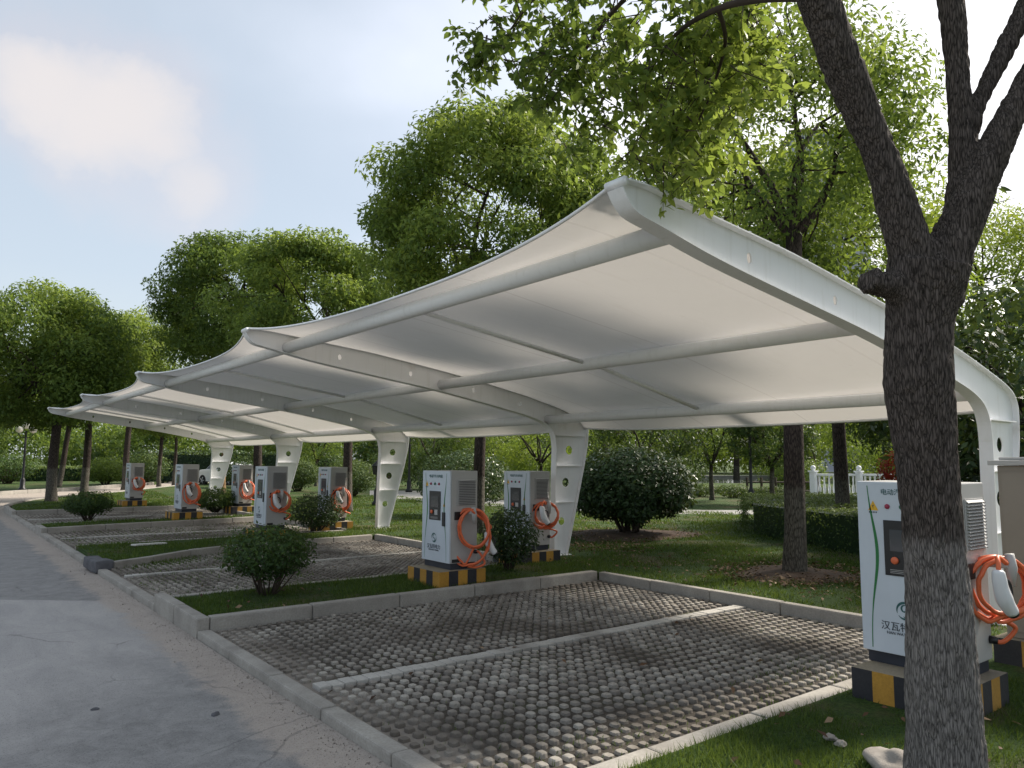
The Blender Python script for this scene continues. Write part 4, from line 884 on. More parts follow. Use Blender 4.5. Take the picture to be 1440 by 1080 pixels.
bg2 = bough([(1100, -120, 3.3), (960, -110, 3.9), (840, -60, 4.4), (760, -10, 4.7), (715, 45, 4.9)], 0.026)
bg3 = bough([(1100, -120, 3.3), (1020, -70, 4.1), (900, -20, 4.6), (830, 60, 5.0), (800, 130, 5.2), (850, 200, 5.3)], 0.024)
bg4 = bough([(1010, 12, 4.0), (1020, 60, 4.3), (1000, 130, 4.5), (975, 190, 4.6), (985, 225, 4.6)], 0.014)
bg5 = bough([(1180, -60, 3.4), (1090, -50, 4.2), (1040, 30, 4.8), (1055, 90, 5.0)], 0.018)
targets = []
def fillarea(n, fn, tint, dep=(4.2, 5.3)):
    for _ in range(n): targets.append((*fn(), g.uniform(*dep), tint))
def ell(cx, cy, rx, ry):
    def f_():
        while True:
            u, v = g.uniform(-1, 1, 2)
            if u * u + v * v < 1: return cx + u * rx, cy + v * ry
    return f_
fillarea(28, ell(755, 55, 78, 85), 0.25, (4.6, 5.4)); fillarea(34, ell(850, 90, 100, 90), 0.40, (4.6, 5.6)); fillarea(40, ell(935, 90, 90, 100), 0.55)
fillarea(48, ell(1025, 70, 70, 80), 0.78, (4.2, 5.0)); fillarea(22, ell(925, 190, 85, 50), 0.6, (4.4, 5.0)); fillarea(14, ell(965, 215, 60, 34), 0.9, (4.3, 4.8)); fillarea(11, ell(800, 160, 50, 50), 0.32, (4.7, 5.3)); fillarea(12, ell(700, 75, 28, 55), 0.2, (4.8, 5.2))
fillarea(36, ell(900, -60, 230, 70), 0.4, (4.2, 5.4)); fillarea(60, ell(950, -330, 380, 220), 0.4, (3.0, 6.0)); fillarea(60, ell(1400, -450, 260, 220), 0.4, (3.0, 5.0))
hubs = bg1 + bg2 + bg3 + bg4 + bg5
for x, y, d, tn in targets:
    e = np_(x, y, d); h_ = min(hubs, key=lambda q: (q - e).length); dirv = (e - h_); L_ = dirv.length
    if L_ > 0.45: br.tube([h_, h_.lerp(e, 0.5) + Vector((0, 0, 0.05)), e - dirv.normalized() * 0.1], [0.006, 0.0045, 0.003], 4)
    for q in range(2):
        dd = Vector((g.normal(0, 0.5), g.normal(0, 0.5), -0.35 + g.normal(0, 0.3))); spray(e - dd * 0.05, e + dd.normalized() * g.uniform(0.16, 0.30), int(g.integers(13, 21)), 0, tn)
for x, y in ((1398, 262), (1408, 248), (1385, 300), (1428, 268)):
    e = np_(x, y, 3.6); spray(np_(1366, 300, 3.45), e, 4, 0, 0.15)
br.build('branch', MT['twig'], ntr, True)
LP = np.array(LP); LN = np.array(LN)
def oval_leaves(P, Nrm, size, droop, aspect, jitter):
    n = len(P); Nn = unit(Nrm + rng.normal(0, jitter, (n, 3))); d = rng.normal(0, 1, (n, 3)); d[:, 2] -= droop * 2.0; d = unit(d - Nn * (d * Nn).sum(1, keepdims=True))
    s = np.cross(Nn, d); sz = (size * rng.uniform(0.65, 1.25, n))[:, None]; w_ = s * sz * aspect * 0.5
    return np.stack([P, P + d * sz * 0.28 + w_ * 0.85 + Nn * sz * 0.04, P + d * sz * 0.62 + w_ * 0.8 + Nn * sz * 0.02, P + d * sz - Nn * sz * 0.10, P + d * sz * 0.62 - w_ * 0.8 + Nn * sz * 0.02, P + d * sz * 0.28 - w_ * 0.85 + Nn * sz * 0.04], 1).reshape(-1, 3)
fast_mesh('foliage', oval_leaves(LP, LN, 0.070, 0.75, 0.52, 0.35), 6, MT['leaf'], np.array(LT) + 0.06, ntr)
# ------------------------------------------------------------------ trees behind the canopy
PK = 'camphor trees planted in a row behind the canopy'
tree((PT2.x, PT2.y, LZ), 'tree behind the bays with a brown mulch ring, right of the big round bush', r=0.138, top=4.9, crad=(2.15, 2.1, 2.2), cz=6.2, ncl=85, per=300, size=0.11, seed=21, group=PK, lean=(0.25, 0.0), coff=(0.15, 0.35), flat=0.75, tintb=0.14)
p = DG(675, 16.0); tree((p.x, p.y, LZ), 'tree with its slim trunk between two near charging cabinets', r=0.125, top=4.3, crad=(2.9, 2.9, 2.75), cz=6.55, ncl=230, per=330, size=0.13, seed=4, group=PK, clr=(0.13, 0.22), lobes=0.12, coff=(0.25, -0.15), tintb=0.20)
p = DG(490, 22.5); tree((p.x, p.y, LZ), 'tree with dark trunk rising beside the light domed bush', r=0.14, top=4.3, crad=(2.6, 2.6, 2.3), cz=6.3, ncl=130, per=300, size=0.15, seed=9, group=PK, clr=(0.16, 0.26), lobes=0.2, coff=(-0.9, 0.9), tintb=0.08)
p = DG(362, 28.5); tree((p.x, p.y, LZ), 'tree whose dark trunk stands behind the canopy columns at left centre', r=0.16, top=5.0, crad=(2.7, 2.7, 2.9), cz=7.4, ncl=130, per=320, size=0.16, seed=14, group=PK, clr=(0.17, 0.28), lobes=0.2, coff=(-1.1, 0.6), tintb=-0.12)
p = DG(315, 34.0); tree((p.x, p.y, LZ), 'tree with a pale tan sunlit trunk left of the white column', r=0.125, top=4.6, crad=(2.4, 2.4, 2.2), cz=7.0, ncl=60, per=230, size=0.15, seed=17, group=PK, barkm='bark_sunlit', coff=(-0.6, 0.6))
p = DG(1182, 15.0); tree((p.x, p.y, LZ), 'tree behind the clipped hedge with a grey trunk before the white balustrade', r=0.135, top=4.6, crad=(3.0, 2.8, 2.4), cz=5.9, ncl=80, per=300, size=0.13, seed=33, group='trees in the park', mat='leaf_yellow', coff=(0.3, 0.6), tintb=0.12)
tree((9.6, -1.6, LZ), 'unseen tree added for shade just outside the right edge of the view beside the beige cabinet', r=0.15, top=4.6, crad=(2.6, 2.6, 2.3), cz=6.4, ncl=70, per=260, size=0.14, seed=22, group=PK)  # out of view, added to keep the sun off the near trunk
# left group
LG = 'roadside trees at the far left'
p = G(72, 705); tree((p.x, p.y, LZ), 'leftmost roadside tree with a thick grey trunk on the sunny grass', r=0.175, top=3.6, crad=(3.4, 3.4, 2.7), cz=5.2, ncl=170, per=330, size=0.16, seed=41, group=LG, clr=(0.16, 0.26), tintb=0.06, coff=(-0.6, 0.3), lobes=0.2)
p = DG(121, 30); tree((p.x, p.y, LZ), 'roadside tree with its trunk rising behind the dark dome bush', r=0.145, top=3.9, crad=(2.5, 2.5, 2.3), cz=5.3, ncl=110, per=300, size=0.16, seed=43, group=LG, clr=(0.18, 0.28), coff=(0.3, 0.6), tintb=0.0)
p = DG(84, 42); tree((p.x, p.y, LZ), 'slim leaning tree across the road between two grey trunks', r=0.15, top=4.4, crad=(3.3, 3.3, 3.0), cz=6.4, ncl=70, per=240, size=0.17, seed=45, group=LG, lean=(0.5, 0), coff=(0, 0), tintb=-0.1)
p = DG(178, 40); tree((p.x, p.y, LZ), 'bright yellow-green tree at the edge of the leftmost crowns', r=0.16, top=4.2, crad=(2.3, 2.3, 3.0), cz=6.9, ncl=80, per=240, size=0.16, seed=47, group=LG, mat='leaf_yellow', tintb=0.05, coff=(0.2, 0))
p = DG(225, 42.5); tree((p.x, p.y, LZ), 'white-trunked tree left of the front-row cabinet at the far grass', r=0.11, top=3.5, crad=(2.2, 2.2, 1.5), cz=4.3, ncl=50, per=200, size=0.16, seed=48, group=LG, tintb=0.1)
p = DG(246, 47); tree((p.x, p.y, LZ), 'thin white-trunked tree right beside another in the far grass', r=0.10, top=3.5, crad=(2.2, 2.2, 1.4), cz=4.3, ncl=45, per=200, size=0.16, seed=49, group=LG, tintb=0.05)
p = DG(-60, 34); tree((p.x, p.y, LZ), 'tree just outside the left edge whose crown enters the frame', r=0.22, top=3.6, crad=(3.2, 3.2, 2.8), cz=5.0, ncl=70, per=260, size=0.16, seed=51, group=LG, tintb=-0.1)
# right side: bright tree and dark broadleaf tree
p = DG(1400, 21); tree((p.x, p.y, LZ), 'sunlit yellow-green tree rising at the far right behind the fork', r=0.2, top=4.0, crad=(2.6, 2.6, 3.0), cz=6.3, ncl=80, per=260, size=0.13, seed=61, group='trees in the park', mat='leaf_yellow', tintb=0.1, coff=(-0.4, 0.3))
p = DG(1470, 11.8); tree((p.x, p.y, LZ), 'dark broad-leaved evergreen at the right edge behind the last column', r=0.16, top=1.6, crad=(2.4, 2.4, 2.1), cz=2.75, ncl=70, per=210, size=0.17, seed=63, group='trees in the park', mat='leaf_dark', flat=0.95, tintb=0.1, name='evergreen_tree')
p = DG(1340, 18); tree((p.x, p.y, LZ), 'low spreading tree seen between big trunk and right column', r=0.14, top=1.8, crad=(2.4, 2.4, 1.9), cz=3.0, ncl=60, per=230, size=0.13, seed=65, group='trees in the park', mat='leaf_shrub', flat=0.95, tintb=0.15, name='evergreen_tree')
# park mid-distance shrubs trees
PG = 'small park trees beyond the lawn'
for i, (x, dep, cr, cz, mt, lb) in enumerate([(905, 27, 2.0, 2.3, 'leaf_shrub', 'low spreading park tree directly behind the big round bush'), (1000, 30, 1.9, 2.4, 'leaf_shrub', 'thin-stemmed park tree left of the black lamp post'), (1085, 27, 1.5, 2.1, 'leaf_shrub', 'loose small park tree just right of the black lamp post'),
     (760, 31, 2.3, 2.2, 'leaf_yellow', 'bright shrubby tree behind the second cabinet and column'), (690, 36, 2.4, 2.6, 'leaf', 'leafy park tree behind the middle trunk'), (610, 38, 2.6, 2.5, 'leaf_shrub', 'olive park tree above the left dark bush'), (1250, 30, 2.4, 2.6, 'leaf_yellow', 'bright tree behind the balustrade beside the near cabinet'), (445, 44, 2.2, 2.7, 'leaf', 'distant leafy tree between two white columns')]):
    p = DG(x, dep); tree((p.x, p.y, LZ), lb, r=0.09, top=1.5, crad=(cr, cr, cr * 0.75), cz=cz + 0.3, ncl=46, per=190, size=0.13, seed=70 + i, group=PG, mat=mt, flat=0.9, tintb=0.05, name='small_tree', fork=3)
# willows with hanging strands
def willow(base, label, h, w, ns, seed, tintb=0.1):
    root = empty('willow_tree', base); tag(root, label, 'tree', 'weeping willows round the pond'); g = np.random.default_rng(seed)
    mb = MB(); mb.tube([(0, 0, -0.1), (0.1, 0, h * 0.3), (0.3, 0.1, h * 0.6)], [0.28, 0.22, 0.15], 10)
    Ps = []; Ts = []
    for i in range(ns):
        a = g.uniform(0, 2 * PI); r = w * math.sqrt(g.uniform(0.05, 1)); top = h * (0.62 + 0.38 * math.sqrt(max(0, 1 - (r / w) ** 2))) + g.uniform(-0.4, 0.3); bot = max(0.5, top - g.uniform(0.35, 0.85) * h * 0.75)
        n = int((top - bot) / 0.055); z = np.linspace(top, bot, n); x = r * math.cos(a) + 0.1 * np.sin(z * 1.5 + a * 3) + g.normal(0, 0.03, n); y = r * math.sin(a) + g.normal(0, 0.03, n)
        Ps.append(np.stack([x, y, z], 1)); Ts.append(np.full(n, np.clip(g.normal(0.4 + tintb, 0.18), 0, 1)))
        if i % 12 == 0: limb(mb, (0.3, 0.1, h * 0.55), (r * math.cos(a), r * math.sin(a), top), 0.07, 0.015, 0.15, 5, 4, seed + i)
    P = np.concatenate(Ps); mb.build('trunk', MT['bark'], root, True)
    fast_mesh('crown', leaves(P, g.normal(0, 1, P.shape), 0.17, 2.2, 0.24, 0.6), 4, MT['leaf_willow'], np.concatenate(Ts), root)
for i, (x, dep, h, w_, ns, lb) in enumerate([(850, 44, 6.0, 3.4, 300, 'bright weeping willow seen left of the pond gap'), (1140, 42, 6.5, 3.2, 300, 'weeping willow with long strands behind the white balustrade'), (1035, 64, 8, 4.2, 260, 'distant willow beyond the pond between the lamp post and bush'), (1290, 46, 7.5, 4.0, 260, 'bright willow at the right beyond the balustrade')]):
    p = DG(x, dep); willow((p.x, p.y, 0.05), lb, h, w_, ns, 90 + i)
# far woodland mass closing the view
def woods(name, x0, x1, dep0, dep1, h0, h1, n, size, seed, mat, label, tb=-0.05):
    g = np.random.default_rng(seed); ncl = n // 130; P = []; Q = []; T = []
    for i in range(ncl):
        x = g.uniform(x0, x1); dep = g.uniform(dep0, dep1); hh = h0 + (h1 - h0) * (0.5 + 0.5 * math.sin(x * 0.021 + seed) * math.sin(x * 0.009 + 1)); c = DG(x, dep)
        z = g.uniform(0.2, 1) ** 0.8 * hh; rr = g.uniform(0.7, 1.5) * dep / 55
        e = unit(g.normal(0, 1, (130, 3))); p = np.array([c.x, c.y, z]) + e * g.uniform(0.3, 1, (130, 1)) ** 0.5 * rr; p[:, 2] = np.maximum(p[:, 2], 0.1)
        P.append(p); Q.append(e + [0, 0, 0.5]); T.append(np.clip(g.normal(0.36 + tb, 0.15) + 0.1 * e[:, 2], 0, 1))
    P = np.concatenate(P); Q = np.concatenate(Q)
    o = fast_mesh(name, leaves(P, Q, size, 0.3, 0.5), 4, MT[mat], np.concatenate(T)); tag(o, label, 'woodland', kind='stuff')
woods('far_woodland', -120, 480, 62, 80, 4.0, 7.0, 52000, 0.34, 1, 'leaf', 'dark mass of distant trees closing the view at the left')
woods('far_woodland', 420, 980, 58, 78, 3.6, 6.0, 45000, 0.34, 2, 'leaf_shrub', 'mass of distant greenery behind the middle of the park', 0.05)
woods('far_woodland', 1080, 1640, 58, 78, 5.0, 9.0, 50000, 0.36, 3, 'leaf', 'mass of distant trees behind the right side of the park', 0.05)
woods('far_woodland', 930, 1130, 90, 110, 5.0, 9.0, 20000, 0.5, 4, 'leaf_yellow', 'pale distant trees beyond the pond', 0.05)
# hedges
def hedge(name, poly, h, n, size, seed, label, mat='leaf_hedge', z=LZ, cat='hedge', tintb=0.0):
    g = np.random.default_rng(seed); xs = [p[0] for p in poly]; ys = [p[1] for p in poly]; P = []; Q = []; T = []
    per = [(Vector(a[:2]), Vector(b[:2])) for a, b in zip(poly, poly[1:] + poly[:1])]; Lp = sum((b - a).length for a, b in per); area = (max(xs) - min(xs)) * (max(ys) - min(ys))
    nt_ = int(n * area / (area + Lp * h)); X = g.uniform(min(xs), max(xs), nt_ * 2); Y = g.uniform(min(ys), max(ys), nt_ * 2); k = inpoly(X, Y, poly); X = X[k]; Y = Y[k]
    bump_ = 0.05 * np.sin(X * 3.1 + Y) * np.sin(Y * 2.7) * h
    P.append(np.stack([X, Y, h + bump_ - np.abs(g.normal(0, 0.05 * h, len(X)))], 1)); Q.append(np.tile([0, 0, 1.0], (len(X), 1))); T.append(np.clip(g.normal(0.88, 0.14, len(X)), 0, 1))  # top leaves tinted brighter, sunlight put into their colour
    for a, b in per:
        d = b - a; m_ = int(n * (d.length * h) / (area + Lp * h) * 1.5)
        if m_ < 1: continue
        s_ = g.uniform(0, 1, m_); zz = g.uniform(0.0, 1, m_) * h; nn = Vector((d.y, -d.x)).normalized(); o_ = -np.abs(g.normal(0, 0.07, m_)) + 0.05 * np.sin(s_ * d.length * 3 + zz * 4)
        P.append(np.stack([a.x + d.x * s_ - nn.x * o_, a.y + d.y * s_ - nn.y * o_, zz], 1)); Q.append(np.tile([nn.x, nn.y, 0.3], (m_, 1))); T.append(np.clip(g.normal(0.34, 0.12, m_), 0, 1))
    P = np.concatenate(P); P[:, 2] += z; Q = np.concatenate(Q)
    m = MB(); cx = sum(xs) / len(xs); cy = sum(ys) / len(ys); m.prism([((p[0] - cx) * 0.95 + cx, (p[1] - cy) * 0.95 + cy) for p in poly], z - 0.05, z + h * 0.88)
    root = empty(name, (0, 0, 0)); tag(root, label, cat); m.build('inner_twigs', MT['leaf_dark'], root)
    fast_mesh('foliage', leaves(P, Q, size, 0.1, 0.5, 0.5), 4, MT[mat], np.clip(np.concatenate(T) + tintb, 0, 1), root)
hedge('clipped_hedge', [(13.9, 9.75), (12.1, 6.4), (9.9, 2.6), (17.5, 0.5), (22.0, 9.0), (17.5, 12.2)], 0.70, 42000, 0.055, 3, 'broad flat-topped clipped hedge behind the near charging cabinet')
a, b, c, d_ = DG(-60, 50), DG(345, 58), DG(345, 60), DG(-60, 52)
hedge('low_hedge', [(q.x, q.y) for q in (a, b, c, d_)], 0.95, 14000, 0.16, 5, 'long low hedge across the far side of the road at left', 'leaf_hedge')
a, b, c, d_ = DG(190, 54), DG(470, 52), DG(470, 53), DG(190, 55)
hedge('tall_hedge', [(q.x, q.y) for q in (a, b, c, d_)], 2.1, 9000, 0.18, 6, 'tall dark hedge wall behind the white car', 'leaf_dark')
# bushes
bush(PB, 'largest round glossy bush standing on a brown mulch patch', 2.62, 1.78, 17000, 0.105, 1, 'leaf_dark', low=0.12, tintb=0.12, stems=True)
p = G(375, 836); bush(p, 'loose round bush with bare stems on the near island by the road', 1.0, 0.77, 5200, 0.048, 2, 'leaf_shrub', loose=0.05, low=0.22)
p = G(715, 802, LZ); bush((6.62, 8.55, LZ), 'dark bush between the bluish cabinet and the white column', 0.80, 0.86, 4200, 0.05, 3, 'leaf_dark', loose=0.03, low=0.06, tintb=0.1)
p = G(123, 731); bush(p, 'small dark dome bush on the far island at left', 1.2, 0.72, 4200, 0.06, 4, 'leaf_shrub', low=0.12, tintb=-0.05)
bush((6.75, 15.5, LZ), 'dark rounded bush left of the cabinet against the trunk', 1.15, 0.80, 4200, 0.055, 5, 'leaf_dark', low=0.05, loose=0.02, tintb=0.1)
p = DG(306, 22.5); bush(p, 'dark bush with yellowish tips in front of the white car', 1.45, 0.66, 4000, 0.065, 6, 'leaf_shrub', low=0.03, loose=0.04, tintb=0.05)
p = DG(652, 21); bush(p, 'wide dark bush behind the bluish cabinet with the tall cable loops', 2.7, 1.82, 9000, 0.085, 7, 'leaf_dark', low=0.1, tintb=0.15)
p = DG(495, 31.5); bush(p, 'larger of two light-topped domed bushes seen beyond the back cabinets', 2.15, 1.55, 6000, 0.085, 8, 'leaf_hedge', low=0.06, tintb=0.1)
p = DG(420, 37); bush(p, 'smaller light-topped domed bush right of the far white column', 2.1, 1.62, 5000, 0.1, 9, 'leaf_hedge', low=0.06, tintb=0.1)
p = DG(341, 41); bush(p, 'green bush beside the white car behind the tan trunk', 2.5, 1.75, 4600, 0.11, 10, 'leaf_hedge', low=0.05)
p = DG(1254, 15.5); bush(p, 'red-leaved bush peeking above the near charging cabinet', 0.55, 1.75, 900, 0.07, 11, 'leaf_red', low=0.5)
for i, (x, dep) in enumerate(((940, 31), (985, 33), (1030, 32), (1080, 30))):
    bush(DG(x, dep), ['low pale bush at the pond edge just right of the big bush', 'low pale bush in the middle of the pond edge', 'low pale bush at the pond edge left of the lamp post', 'low pale bush at the pond edge right of the lamp post'][i], 1.7, 0.55, 1300, 0.09, 20 + i, 'leaf_hedge', low=0.02, tintb=0.0, group='low bushes along the pond edge')
for i, (x, dep, w_, h_, lb) in enumerate(((12, 47, 3.2, 1.9, 'round shrub under the far trees beside the pale globes of the left lamp'), (150, 46, 2.6, 1.6, 'shrub across the road right of the second grey trunk'), (205, 49, 3.0, 1.9, 'shrub across the road just left of the two white trunks'), (600, 40, 3.4, 2.2, 'wide shrub beyond the path left of the wide dark bush'), (745, 38, 3.0, 2.3, 'olive shrub behind the cabinet that stands before a white column'), (555, 44, 3.0, 2.2, 'shrub beyond the lawn left of a tall black lamp post'), (950, 40, 3.4, 2.0, 'shrub on the pond bank right of the big round bush'), (1120, 38, 2.8, 1.8, 'shrub behind the dark rail fence'), (1230, 34, 3.2, 2.2, 'shrub behind the white balustrade right of the thin trunk'), (460, 52, 3.2, 2.3, 'shrub before the dark hedge wall behind the domed bushes'))):
    bush(DG(x, dep), lb, w_, h_, 3600, 0.14, 50 + i, ('leaf_shrub', 'leaf', 'leaf_hedge')[i % 3], low=0.03, loose=0.05, group='background shrubs', tintb=0.05)
# grit and crumbs gathered in the gutter
g = np.random.default_rng(77); n = 1500; yy = g.uniform(1.5, 26, n) ** 1.0; yy = 1.5 + (yy - 1.5) * g.uniform(0.1, 1, n); xx = 2.11 - np.abs(g.normal(0, 0.13, n)); rr_ = g.uniform(0.002, 0.007, n) * (1 + (g.uniform(0, 1, n) > 0.97) * 1.5)
dirs = unit(np.array([[1, 1, 1], [-1, -1, 1], [-1, 1, -1], [1, -1, -1]], float)); tri = [(0, 1, 2), (0, 3, 1), (0, 2, 3), (1, 3, 2)]
Cc = np.stack([xx, yy, np.full(n, RZ + 0.002)], 1); pts = Cc[:, None, :] + dirs[None] * rr_[:, None, None] * g.uniform(0.6, 1.5, (n, 4, 1))
V = np.concatenate([pts[:, list(t_), :] for t_ in tri], 1).reshape(-1, 3)
o = fast_mesh('gutter_grit', V, 3, MT['rock']); tag(o, 'loose grit and crumbs gathered along the kerb on the road', 'grit', kind='stuff')
#@@FURNITURE
# ------------------------------------------------------------------ lamps, balustrade, car, houses
def lamp_post(base, label, h, globes, group='black park lamp posts'):
    root = empty('lamp_post', base); tag(root, label, 'lamp post', group)
    m = MB(); m.lathe([(0.17, 0), (0.17, 0.10), (0.11, 0.16), (0.11, 0.5), (0.07, 0.58), (0.055, 0.62), (0.05, h * 0.6), (0.04, h)], seg=12); m.build('post', MT['iron'], root, True)
    if globes == 1:
        m = MB(); m.lathe([(0.03, h), (0.16, h + 0.05), (0.20, h + 0.30), (0.22, h + 0.33), (0.04, h + 0.5), (0.01, h + 0.55)], seg=8); m.build('lantern', MT['iron'], root)
    else:
        m = MB()
        for s_ in (-1, 1): m.tube(smooth_path([(0, 0, h - 0.3), (s_ * 0.15, 0, h - 0.32), (s_ * 0.28, 0, h - 0.2), (s_ * 0.28, 0, h - 0.08)], 4), 0.018, 6)
        m.build('arm', MT['iron'], root, True)
        for s_ in (-1, 0, 1):
            m = MB(); zz = h - 0.1 + (0.2 if s_ == 0 else 0); rr_ = 0.17
            m.lathe([(0.03, zz)] + [(rr_ * math.sin(PI * k / 10), zz + rr_ - rr_ * math.cos(PI * k / 10)) for k in range(1, 10)], (s_ * 0.28, 0, 0), 14); m.build('globe', MT['globe'], root, True)
lamp_post(G(1057, 711), 'tall black lamp post on the lawn beyond the path at right', 4.2, 3)
lamp_post(G(575, 692), 'tall black lamp post behind the column left of the bluish cabinet', 4.6, 3)
lamp_post(G(31, 690), 'black lamp post with pale globes at the far left', 2.85, 3)
lamp_post(G(530, 711), 'short black path light beside the curving park path', 1.0, 1, 'short path lights')
# white balustrade
bal = empty('white_balustrade', DG(1140, 25)); tag(bal, 'white stone balustrade with ball-topped posts behind the hedge', 'balustrade')
a = DG(1143, 25, 0); b = DG(1400, 25, 0); bo = bal.location.copy(); dv_ = (b - a); Lb = dv_.length; dv_.normalize()
bal.location.z = 0.35
np2 = 5
for i in range(np2):
    c = a + dv_ * (Lb * i / (np2 - 1)) - Vector((bo.x, bo.y, 0)); m = MB()
    m.box(c.x - 0.09, c.x + 0.09, c.y - 0.09, c.y + 0.09, 0, 0.92, None, 0.01); m.box(c.x - 0.12, c.x + 0.12, c.y - 0.12, c.y + 0.12, 0.922, 0.97, None, 0.008); pst = m.build('post', MT['marble'], bal)
    m = MB(); m.lathe([(0.04, 0.971)] + [(0.085 * math.sin(PI * k / 8) + 0.002, 1.06 - 0.085 * math.cos(PI * k / 8)) for k in range(1, 9)], (c.x, c.y, 0), 12); m.build('ball', MT['marble'], pst, True)
    if i < np2 - 1:
        e = a + dv_ * (Lb * (i + 1) / (np2 - 1)) - Vector((bo.x, bo.y, 0)); ang = math.atan2(dv_.y, dv_.x); sp_ = (e - c).length; Mx = Matrix.Translation((c.x, c.y, 0)) @ Matrix.Rotation(ang, 4, 'Z')
        m = MB(); m.box(0.125, sp_ - 0.125, -0.06, 0.06, 0.80, 0.87, Mx, 0.01); m.box(0.125, sp_ - 0.125, -0.06, 0.06, 0.10, 0.17, Mx, 0.01); m.build('rail', MT['marble'], bal)
        nb = 8
        for k in range(nb):
            x_ = 0.2 + (sp_ - 0.4) * k / (nb - 1); q = Mx @ Vector((x_, 0, 0)); m = MB(); m.lathe([(0.03, 0.172), (0.035, 0.22), (0.05, 0.36), (0.022, 0.55), (0.03, 0.72), (0.035, 0.798)], (q.x, q.y, 0), 8); m.build('baluster', MT['marble'], bal, True)
# wooden rail fence in the park
wf = empty('wooden_fence', DG(1085, 33)); tag(wf, 'dark low rail fence behind the lamp post and hedge', 'fence'); m = MB(); a = DG(1050, 33, 0); b = DG(1150, 33, 0)
for i in range(6):
    q = a.lerp(b, i / 5) - wf.location; m2_ = MB(); m2_.box(q.x - 0.04, q.x + 0.04, q.y - 0.04, q.y + 0.04, -0.1, 0.85); m2_.build('post', MT['wood'], wf)
for z_ in (0.35, 0.72):
    m2_ = MB(); m2_.tube([a - wf.location + Vector((0, 0, z_)), b - wf.location + Vector((0, 0, z_))], 0.035, 6); m2_.build('rail', MT['wood'], wf)
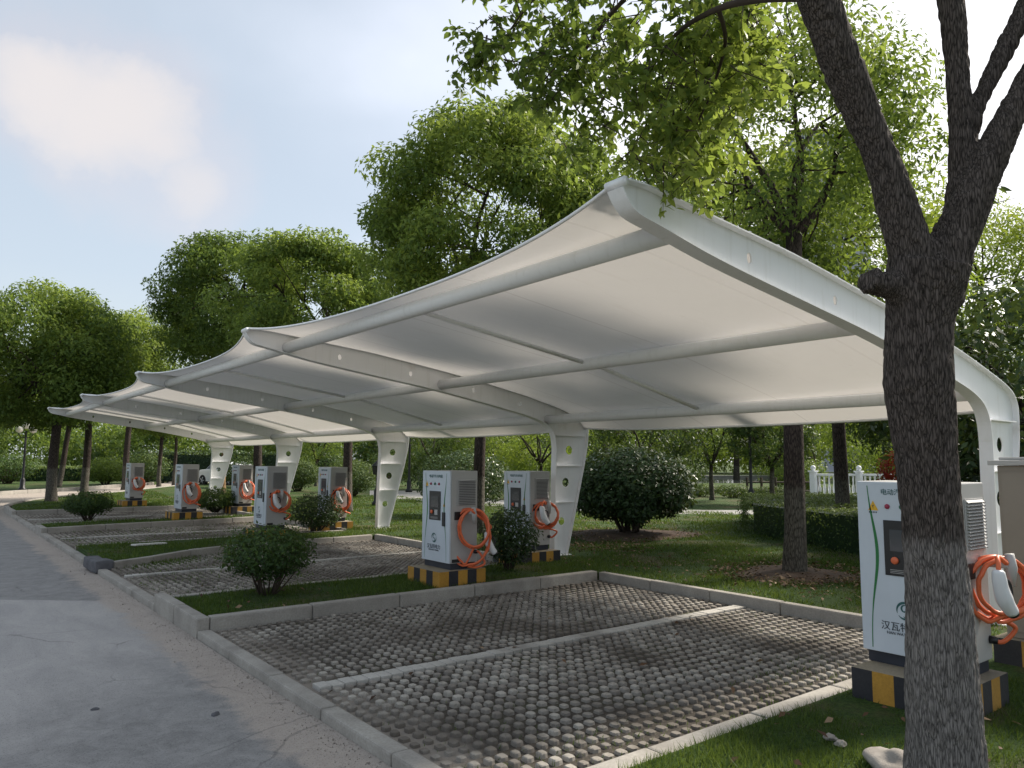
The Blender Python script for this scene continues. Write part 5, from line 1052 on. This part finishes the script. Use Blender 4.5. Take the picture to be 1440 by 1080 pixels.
# white car in three-quarter view
def car(loc, rz, label):
    root = empty('parked_car', loc, rz); tag(root, label, 'car')
    prof = [(-2.15, 0.32), (-2.2, 0.62), (-2.12, 0.86), (-1.75, 0.98), (-1.15, 1.02), (-0.62, 1.40), (-0.2, 1.49), (0.6, 1.49), (1.25, 1.36), (1.85, 1.02), (2.1, 0.95), (2.18, 0.6), (2.12, 0.32)]
    n = len(prof); m = MB(); vs = []
    for t, wd in ((-1, 1), (-0.86, 1), (0.86, 1), (1, 1)):
        for x, z in prof:
            yy = 0.88 * t * (1 - 0.14 * max(0, (z - 0.95) / 0.55)); zz = z - (0.03 if abs(t) == 1 else 0); vs.append((x, yy, zz))
    fs = [(i * n + k, i * n + (k + 1) % n, (i + 1) * n + (k + 1) % n, (i + 1) * n + k) for i in range(3) for k in range(n)] + [tuple(range(n)), tuple(range(3 * n, 4 * n))]
    m.add(vs, fs); m.build('body', MT['carwhite'], root)
    for s_ in (-1, 1):
        m = MB(); y_ = s_ * 0.862; t_ = s_ * 0.785
        m.add([(-1.05, y_, 1.04), (-0.58, t_, 1.37), (0.15, t_ - 0 * s_, 1.42), (0.15, y_, 1.04)], [(0, 1, 2, 3)]); m.build('window', MT['glass'], root)
        m = MB(); m.add([(0.22, y_, 1.04), (0.22, t_, 1.42), (0.65, t_, 1.42), (1.2, t_, 1.31), (1.45, y_, 1.04)], [(0, 1, 2, 3, 4)]); m.build('window', MT['glass'], root)
    for x0_, x1_, z0_, z1_ in ((-1.13, -0.66, 1.05, 1.39),):
        m = MB(); m.add([(x0_ - 0.02, -0.76, z0_), (x0_ - 0.02, 0.76, z0_), (x1_ - 0.02, 0.7, z1_), (x1_ - 0.02, -0.7, z1_)], [(0, 1, 2, 3)]); m.build('windscreen', MT['glass'], root)
    for s_ in (-1, 1):
        m = MB(); m.box(-2.2, -2.08, s_ * 0.62 - 0.17, s_ * 0.62 + 0.17, 0.66, 0.80, None, 0.02); m.build('headlight', MT['globe'], root)
        for x_ in (-1.35, 1.35):
            m = MB(); m.tube([(x_, s_ * 0.70, 0.34), (x_, s_ * 0.90, 0.34)], 0.335, 22); wh = m.build('wheel', MT['tyre'], root, False)
            m = MB(); m.tube([(x_, s_ * 0.895, 0.34), (x_, s_ * 0.912, 0.34)], 0.06, 10)
            for q in range(5):
                a_ = q * 2 * PI / 5; m.tube([(x_, s_ * 0.908, 0.34), (x_ + 0.21 * math.cos(a_), s_ * 0.908, 0.34 + 0.21 * math.sin(a_))], 0.032, 6)
            m.build('rim', MT['rim'], wh, True)
cp_ = DG(322, 46.5, 0.0); car((cp_.x, cp_.y, -0.02), math.atan2(-RT.y, -RT.x) + PI - R(35) , 'white car parked beyond the columns with one spoked wheel showing')
# houses glimpsed through the trees
def house(base, rz, w_, d__, h, floors, cols, mat, label, roof=True):
    root = empty('apartment_building', base, rz); tag(root, label, 'building')
    m = MB(); m.box(-w_ / 2, w_ / 2, -d__ / 2, d__ / 2, 0, h); m.build('wall', mat, root)
    m = MB(); m.box(-w_ / 2 - 0.4, w_ / 2 + 0.4, -d__ / 2 - 0.4, d__ / 2 + 0.4, h + 0.003, h + 0.5); m.build('roof', MT['roof'], root)
    for i in range(floors):
        for j in range(cols):
            x = -w_ / 2 + w_ * (j + 0.5) / cols; z = h * (i + 0.35) / floors; ww = w_ / cols * 0.3; hh = h / floors * 0.5
            m = MB(); m.box(x - ww, x + ww, -d__ / 2 - 0.06, -d__ / 2 - 0.002, z, z + hh); wn = m.build('window', MT['trim'], root)
            for s_ in (-1, 1):
                m = MB(); m.box(x + s_ * ww * 0.5 - ww * 0.42, x + s_ * ww * 0.5 + ww * 0.42, -d__ / 2 - 0.075, -d__ / 2 - 0.062, z + 0.08, z + hh - 0.08); m.build('pane', MT['glass'], wn)
cam_yaw = math.atan2(RT.y, RT.x)
p = DG(640, 95, 0); house((p.x, p.y, 0), cam_yaw, 20, 10, 9.5, 3, 7, MT['wallpink'], 'pinkish building glimpsed below the canopy behind the middle trees')
p = DG(1165, 130, 0); house((p.x, p.y, 0), cam_yaw, 12, 12, 58, 14, 4, MT['wallgrey'], 'grey tower block glimpsed through leaves above the canopy')
